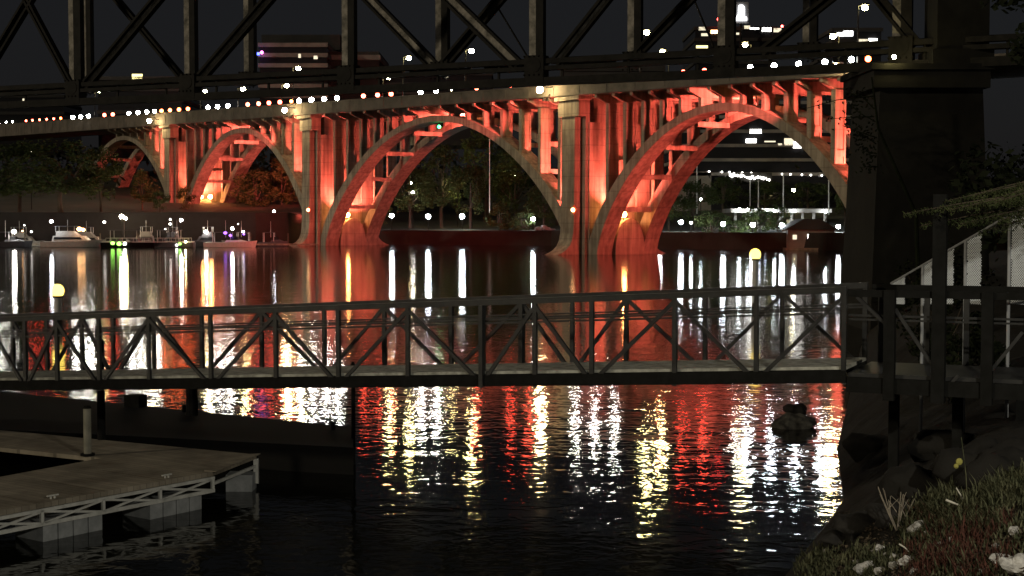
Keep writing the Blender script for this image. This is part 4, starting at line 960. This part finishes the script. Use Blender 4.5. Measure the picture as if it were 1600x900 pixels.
# ------------------------------------------------------------ bank details
rn = random.Random(11)
wl = [(1290, 863), (1397, 872, ), (1375, 862), (1440, 828), (1425, 833), (1452, 836), (1470, 852), (1400, 887), (1352, 893), (1378, 895), (1418, 880), (1385, 868), (1563, 878), (1590, 890), (1587, 833), (1576, 782), (1556, 855), (1430, 895), (1340, 880), (1500, 890), (1537, 895), (1485, 845)]
sizes = [.05, .07, .11, .16, .09, .07, .05, .10, .17, .10, .12, .05, .12, .20, .09, .07, .05, .07, .06, .05, .06, .06]
def near_word(x, y):
    a = 'lowest strip' if y > 882 else ('lower part' if y > 860 else ('middle' if y > 840 else 'upper part'))
    b = 'left end' if x < 1370 else ('centre left' if x < 1440 else ('centre' if x < 1510 else 'right end'))
    return a, b
for i, (x, y) in enumerate(wl):
    g = bank_px(x, y)
    if g is None: continue
    mb = MB(); rock(mb, g + Vector((0, 0, sizes[i] * .25)), sizes[i], 30 + i, (1.0, .8, .6)); o = mb.build('white_stone', M['wrock'])
    sw = 'large' if sizes[i] > .14 else ('medium' if sizes[i] > .085 else 'tiny' if sizes[i] < .055 else 'small')
    a, b = near_word(x, y)
    tag(o, '%s white stone at pixel-free spot' % sw, 'stone', 'white stones scattered on the grassy bank')
    o['label'] = sw + ' white stone, ' + a + ' of the bank, ' + b + (', turned edge up' if i % 3 == 0 else (', lying flat' if i % 3 == 1 else ', half sunk in the grass'))
for (x, y, r, lab) in ((1530, 728, .55, 'big rounded dark boulder behind the tall flower stem'), (1568, 740, .5, 'dark boulder at the right edge above the grass'), (1585, 715, .45, 'dark boulder farthest up the bank at the right edge'), (1345, 822, .36, 'low dark boulder at the waterline left of the dead twigs'), (1312, 842, .26, 'dark boulder touching the water left of the low one'), (1400, 806, .34, 'dark boulder hidden behind the dead twigs'), (1360, 700, .5, 'dark boulder on the shadowed shore right of the reflections'), (1440, 760, .5, 'dark boulder in the shadow up from the dead twigs'), (1480, 700, .55, 'dark boulder in the shadow left of the flower stem')):
    g = bank_px(x, y)
    if g is None: continue
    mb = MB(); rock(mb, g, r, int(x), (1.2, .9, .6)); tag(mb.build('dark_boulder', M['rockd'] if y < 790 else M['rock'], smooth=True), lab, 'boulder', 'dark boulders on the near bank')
def blades(mb, g, n, hgt, spread, r, wd=.012, lean=.5):
    for k in range(n):
        b = Vector((g.x + r.gauss(0, spread), g.y + r.gauss(0, spread), 0)); b.z = ground(b.x, b.y) - .02
        h = hgt * r.uniform(.25, 1.0) * (1.7 if r.random() < .08 else 1); a = r.uniform(0, 6.283); l = Vector((math.cos(a), math.sin(a), 0)); sd_ = Vector((-l.y, l.x, 0)) * wd
        m1 = b + ZU * (h * .6) + l * (h * lean * .35); tp = b + ZU * h * .9 + l * (h * lean)
        mb.add([b - sd_, b + sd_, m1 + sd_ * .8, m1 - sd_ * .8, tp], [(0, 1, 2, 3), (3, 2, 4)])
def patch_px(regions, n, hgt, mtl, name, label, seed, per=7, wd=.012, lean=.5):
    r = random.Random(seed); mb = MB(); c = 0
    while c < n:
        x0, x1, y0, y1 = r.choice(regions); g = bank_px(r.uniform(x0, x1), r.uniform(y0, y1)); c += 1
        if g is None or g.z < .12: continue
        if mn.noise(Vector((g.x * 1.6, g.y * 1.6, seed))) < -.12: continue
        blades(mb, g, per, hgt, .07, r, wd, lean)
    o = mb.build(name, M[mtl], fix=False); o['kind'] = 'stuff'; o['label'] = label; o['category'] = 'plants'
patch_px([(1235, 1400, 862, 910), (1400, 1480, 800, 850), (1420, 1640, 770, 905)], 1200, .17, 'grass', 'short_grass', 'short green grass tufts on the bank', 1)
patch_px([(1450, 1560, 775, 830), (1540, 1620, 740, 800)], 800, .24, 'grass', 'long_grass', 'longer pale grass below the boulders', 2)
patch_px([(1420, 1580, 800, 905)], 480, .24, 'dry', 'red_stems', 'reddish brown dry stems on the bank', 3, 6, .008, .6)
r = random.Random(44); mb = MB()
for k in range(2600):
    g = bank_px(r.uniform(1290, 1640), r.uniform(800, 905))
    if g is None or g.z < .15: continue
    a = Vector((r.uniform(-1, 1), r.uniform(-1, 1), r.uniform(-.3, .3))).normalized() * r.uniform(.015, .05); b = Vector((-a.y, a.x, r.uniform(-.02, .03))) * .6; p = g + ZU * r.uniform(.0, .04)
    mb.add([p - a, p - b, p + a * 1.2, p + b], [(0, 1, 2, 3)])
o = mb.build('leaf_litter', mat('dead_leaves', (.13, .10, .065), .9, scale=9, col2=(.035, .026, .018)), fix=False); o['kind'] = 'stuff'; o['label'] = 'dead leaves strewn over the bank'; o['category'] = 'leaves'
b = Vector((9.5, 1.5, ground(9.5, 1.5))); t = thing('path_lamp', b, 'street lamp on the near bank just outside the right frame edge, lighting dock and fence', 'street lamp')
MB().tube(b - ZU * .3, (b.x, b.y, 10.2), .09, .06, 10).tube((b.x, b.y, 10.2), (b.x - .9, b.y + .5, 10.4), .05, .04, 8).build('pole', M['steel'], t)
MB().box((b.x - .95, b.y + .53, 10.42), (.6, .35, .1), R(-30)).build('hood', M['steel'], t)
MB().ball((b.x - .95, b.y + .53, 10.28), .12, 10, 6).build('globe', E['W'], t)
point('lamp_glow', (b.x - .95, b.y + .53, 10.0), (1, .93, .78), 7500, .15, t)
# dead twig, flower stem, sticks
def twig(px, py, h, n, seed, name, m, label, cat):
    g = bank_px(px, py); r = random.Random(seed); t = MB()
    for k in range(n):
        a = r.uniform(-1.0, 1.0); p0 = g - ZU * .03; p1 = p0 + Vector((a * h * .35, r.uniform(-.1, .1), h * r.uniform(.3, .5))); p2 = p1 + Vector((a * h * .35, r.uniform(-.1, .1), h * r.uniform(.35, .6)))
        t.path([p0, p1, p2], .014, .005, 5); t.path([p1, p1 + Vector((r.uniform(-.3, .3) * h, 0, h * .4))], .008, .004, 5)
        t.path([p1 + (p2 - p1) * .5, p1 + (p2 - p1) * .5 + Vector((r.uniform(-.3, .3) * h, 0, h * .25))], .006, .003, 5)
    return tag(t.build(name, m), label, cat)
tan_ = mat('dry_twig', (.30, .26, .2), .9, scale=6, col2=(.16, .14, .11))
twig(1402, 828, .62, 7, 4, 'dead_branch', tan_, 'bare forked dead branch standing at the edge of the dark bank', 'branch')
g = bank_px(1512, 792); t = thing('flower_stem', g, 'single tall thin stem with a small yellow flower above the grass', 'plant')
MB().path([g, g + Vector((-.03, 0, .45)), g + Vector((-.10, 0, .95))], .009, .005, 5).build('stem', M['grass'], t)
MB().ball(g + Vector((-.13, -.02, .62)), .05, 7, 5, (1, .6, 1)).ball(g + Vector((-.17, -.02, .56)), .035, 7, 5).build('flower', mat('yellow_petal', (.30, .28, .07), .8), t)
def stick(xa, ya, xb, yb, r, label):
    g = bank_px((xa + xb) / 2, max(ya, yb) + 4); D = g.y - .05; a = P(xa, ya, D); b = P(xb, yb, D)
    tag(MB().path([a, (a + b) / 2 + Vector((0, 0, .015)), b], r, r * .5, 6).build('stick', mat('pale_stick', (.6, .57, .48), .8)), label, 'stick', 'pale sticks on the bank')
stick(1509, 790, 1494, 762, .014, 'pale upright stick beside the flower stem'); stick(1478, 781, 1517, 800, .016, 'pale stick lying aslant left of the flower stem')
stick(1405, 850, 1422, 864, .012, 'pale thin stick in the stones below the dead branch')

# ------------------------------------------------------------ trees on the near bank
def conifer(label):
    base = Vector((9.35, 22.6, 0)); base.z = ground(base.x, base.y)
    t = thing('hemlock_tree', base, label, 'tree')
    MB().path([base - ZU * .2, base + Vector((.05, 0, 2.2)), base + Vector((0, .05, 5.5))], .12, .04, 8).build('trunk', M['bark'], t)
    r = random.Random(6); fol = MB(); lim = MB()
    tips = [P(1412, 334, 22.4), P(1478, 314, 22.6), P(1482, 328, 22.2), P(1512, 306, 22.8), P(1545, 318, 22.0), P(1440, 352, 22.9), P(1500, 350, 22.5), P(1570, 305, 22.3), P(1560, 345, 22.4), P(1530, 362, 22.7)]
    for tip in tips:
        st = Vector((base.x, base.y, tip.z + .45)); mid = st.lerp(tip, .5) + ZU * .06
        pts = [st, mid, tip]; lim.path([st, st.lerp(mid, .5) + ZU * .02, mid, mid.lerp(tip, .5) + ZU * .01, tip], .022, .004, 5)
        L_ = (tip - st).length; n_ = int(L_ / .07)
        for i in range(n_):
            k = (i + .5) / n_; p = st.lerp(mid, k * 2) if k < .5 else mid.lerp(tip, k * 2 - 1); ax_ = (tip - st).normalized()
            sl = .42 * (1 - k) ** .6 + .06
            for sgn in (-1, 1):
                d = (Vector((-ax_.y, ax_.x, 0)) * sgn + ax_ * .6 - ZU * r.uniform(.1, .9)).normalized(); q = p + d * sl * r.uniform(.6, 1.1)
                lim.tube(p, q, .004, .002, 3)
                m_ = int(sl / .018) + 2
                for j in range(m_):
                    c_ = p.lerp(q, (j + .5) / m_); e = (d.cross(Vector((r.uniform(-1, 1), r.uniform(-1, 1), r.uniform(-.4, 1)))).normalized() + d * .4) * r.uniform(.03, .06); w_ = d * .009
                    fol.add([c_ - w_, c_ + w_, c_ + e + w_ * .4, c_ + e - w_ * .4], [(0, 1, 2, 3)])
    fol.build('needles', M['needle'], t, fix=False); lim.build('boughs', M['bark'], t)
conifer('young hemlock with drooping lit boughs reaching over the chain link fence')
def leafy(name, base, h, rx, rz, cz, n, leaf, mtl, label, seed, trunk=.12):
    t = thing(name, base, label, 'tree'); mb, cl = crown_mesh(seed, n, rx, rz, leaf, 34)
    mb.v = [(v[0] + base.x, v[1] + base.y, v[2] + cz) for v in mb.v]; mb.build('crown', M[mtl], t, fix=False)
    tk = MB().path([base - ZU * .3, base + Vector((.1, 0, h * .4)), base + Vector((0, .1, h))], trunk, trunk * .4, 8)
    for c, q in cl[:16]: e = Vector((base.x + c.x, base.y + c.y, cz + c.z)); tk.path([Vector((base.x, base.y, max(base.z + 1, e.z - rz * .7))), e], trunk * .35, .02, 5)
    tk.build('trunk', M['leafd'], t)
leafy('dark_tree', Vector((12.6, 33, ground(12.6, 33))), 9.5, 3.0, 5.0, 8.4, 9000, .13, 'leafd', 'tall leafy tree coloured black as unlit, closing off the right edge of the picture', 5, .25)  # unlit crown: its lack of light is put into the near-black leaf colour
# twiggy young tree whose branches cross the lit bridge end
bs = Vector((19.8, 71.5, 0)); bs.z = ground(19.8, 71.5); t = thing('bare_tree', bs, 'thin twiggy tree before the black stone pier, its leaves against red columns', 'tree')
tk = MB(); lf = MB(); r = random.Random(8)
tk.path([bs - ZU * .3, bs + Vector((-.2, 0, 4)), P(1372, 200, 71.5), P(1362, 120, 71.5)], .12, .04, 7)
for (xa, ya, xb, yb) in ((1370, 215, 1316, 196), (1368, 190, 1322, 160), (1366, 170, 1330, 142), (1369, 225, 1335, 212), (1364, 150, 1250, 172), (1366, 182, 1290, 186), (1370, 240, 1345, 235), (1372, 260, 1344, 262)):
    a = P(xa, ya, 71.5); b = P(xb, yb, 71.5); m_ = a.lerp(b, .5) + ZU * r.uniform(-.1, .25); tk.path([a, m_, b], .035, .012, 5)
    big = abs(xb - xa) < 70
    for k in range(40 if big else 14):
        u_ = r.uniform(.15, 1.0); p = (a.lerp(m_, u_ * 2) if u_ < .5 else m_.lerp(b, u_ * 2 - 1)) + Vector((r.gauss(0, .2), r.gauss(0, .3), r.gauss(0, .2 if big else .12)))
        e = Vector((r.uniform(-1, 1), r.uniform(-.5, .5), r.uniform(-1, 1))).normalized() * .09; f2 = e.cross(Vector((0, 1, .3))) * .5
        lf.add([p - e, p - f2, p + e, p + f2], [(0, 1, 2, 3)])
tk.build('trunk', M['leafd'], t); lf.build('leaves', M['leafd'], t, fix=False)
for (x, y0, h, rr, lab, sd_) in ((12.0, 41, 2.2, 1.5, 'dark bush on the bank below the stone pier', 3), (15.5, 54, 2.6, 2.0, 'dark bush on the bank close to the stone pier', 4), (9.6, 31.5, 1.6, 1.1, 'dark bush under the walkway', 6)):
    b = Vector((x, y0, ground(x, y0))); t = thing('dark_bush', b, lab, 'bush', 'dark bushes on the near bank'); mb, cl = crown_mesh(sd_, 1600, rr, h * .5, .09, 20)
    mb.v = [(v[0] + b.x, v[1] + b.y, v[2] + b.z + h * .4) for v in mb.v]; mb.build('foliage', M['leafd'], t, fix=False)
    st = MB()
    for k in range(5): st.path([b - ZU * .1, b + Vector((math.cos(k * 1.3) * rr * .5, math.sin(k * 1.3) * rr * .5, h * .6))], .03, .01, 5)
    st.build('stems', M['bark'], t)
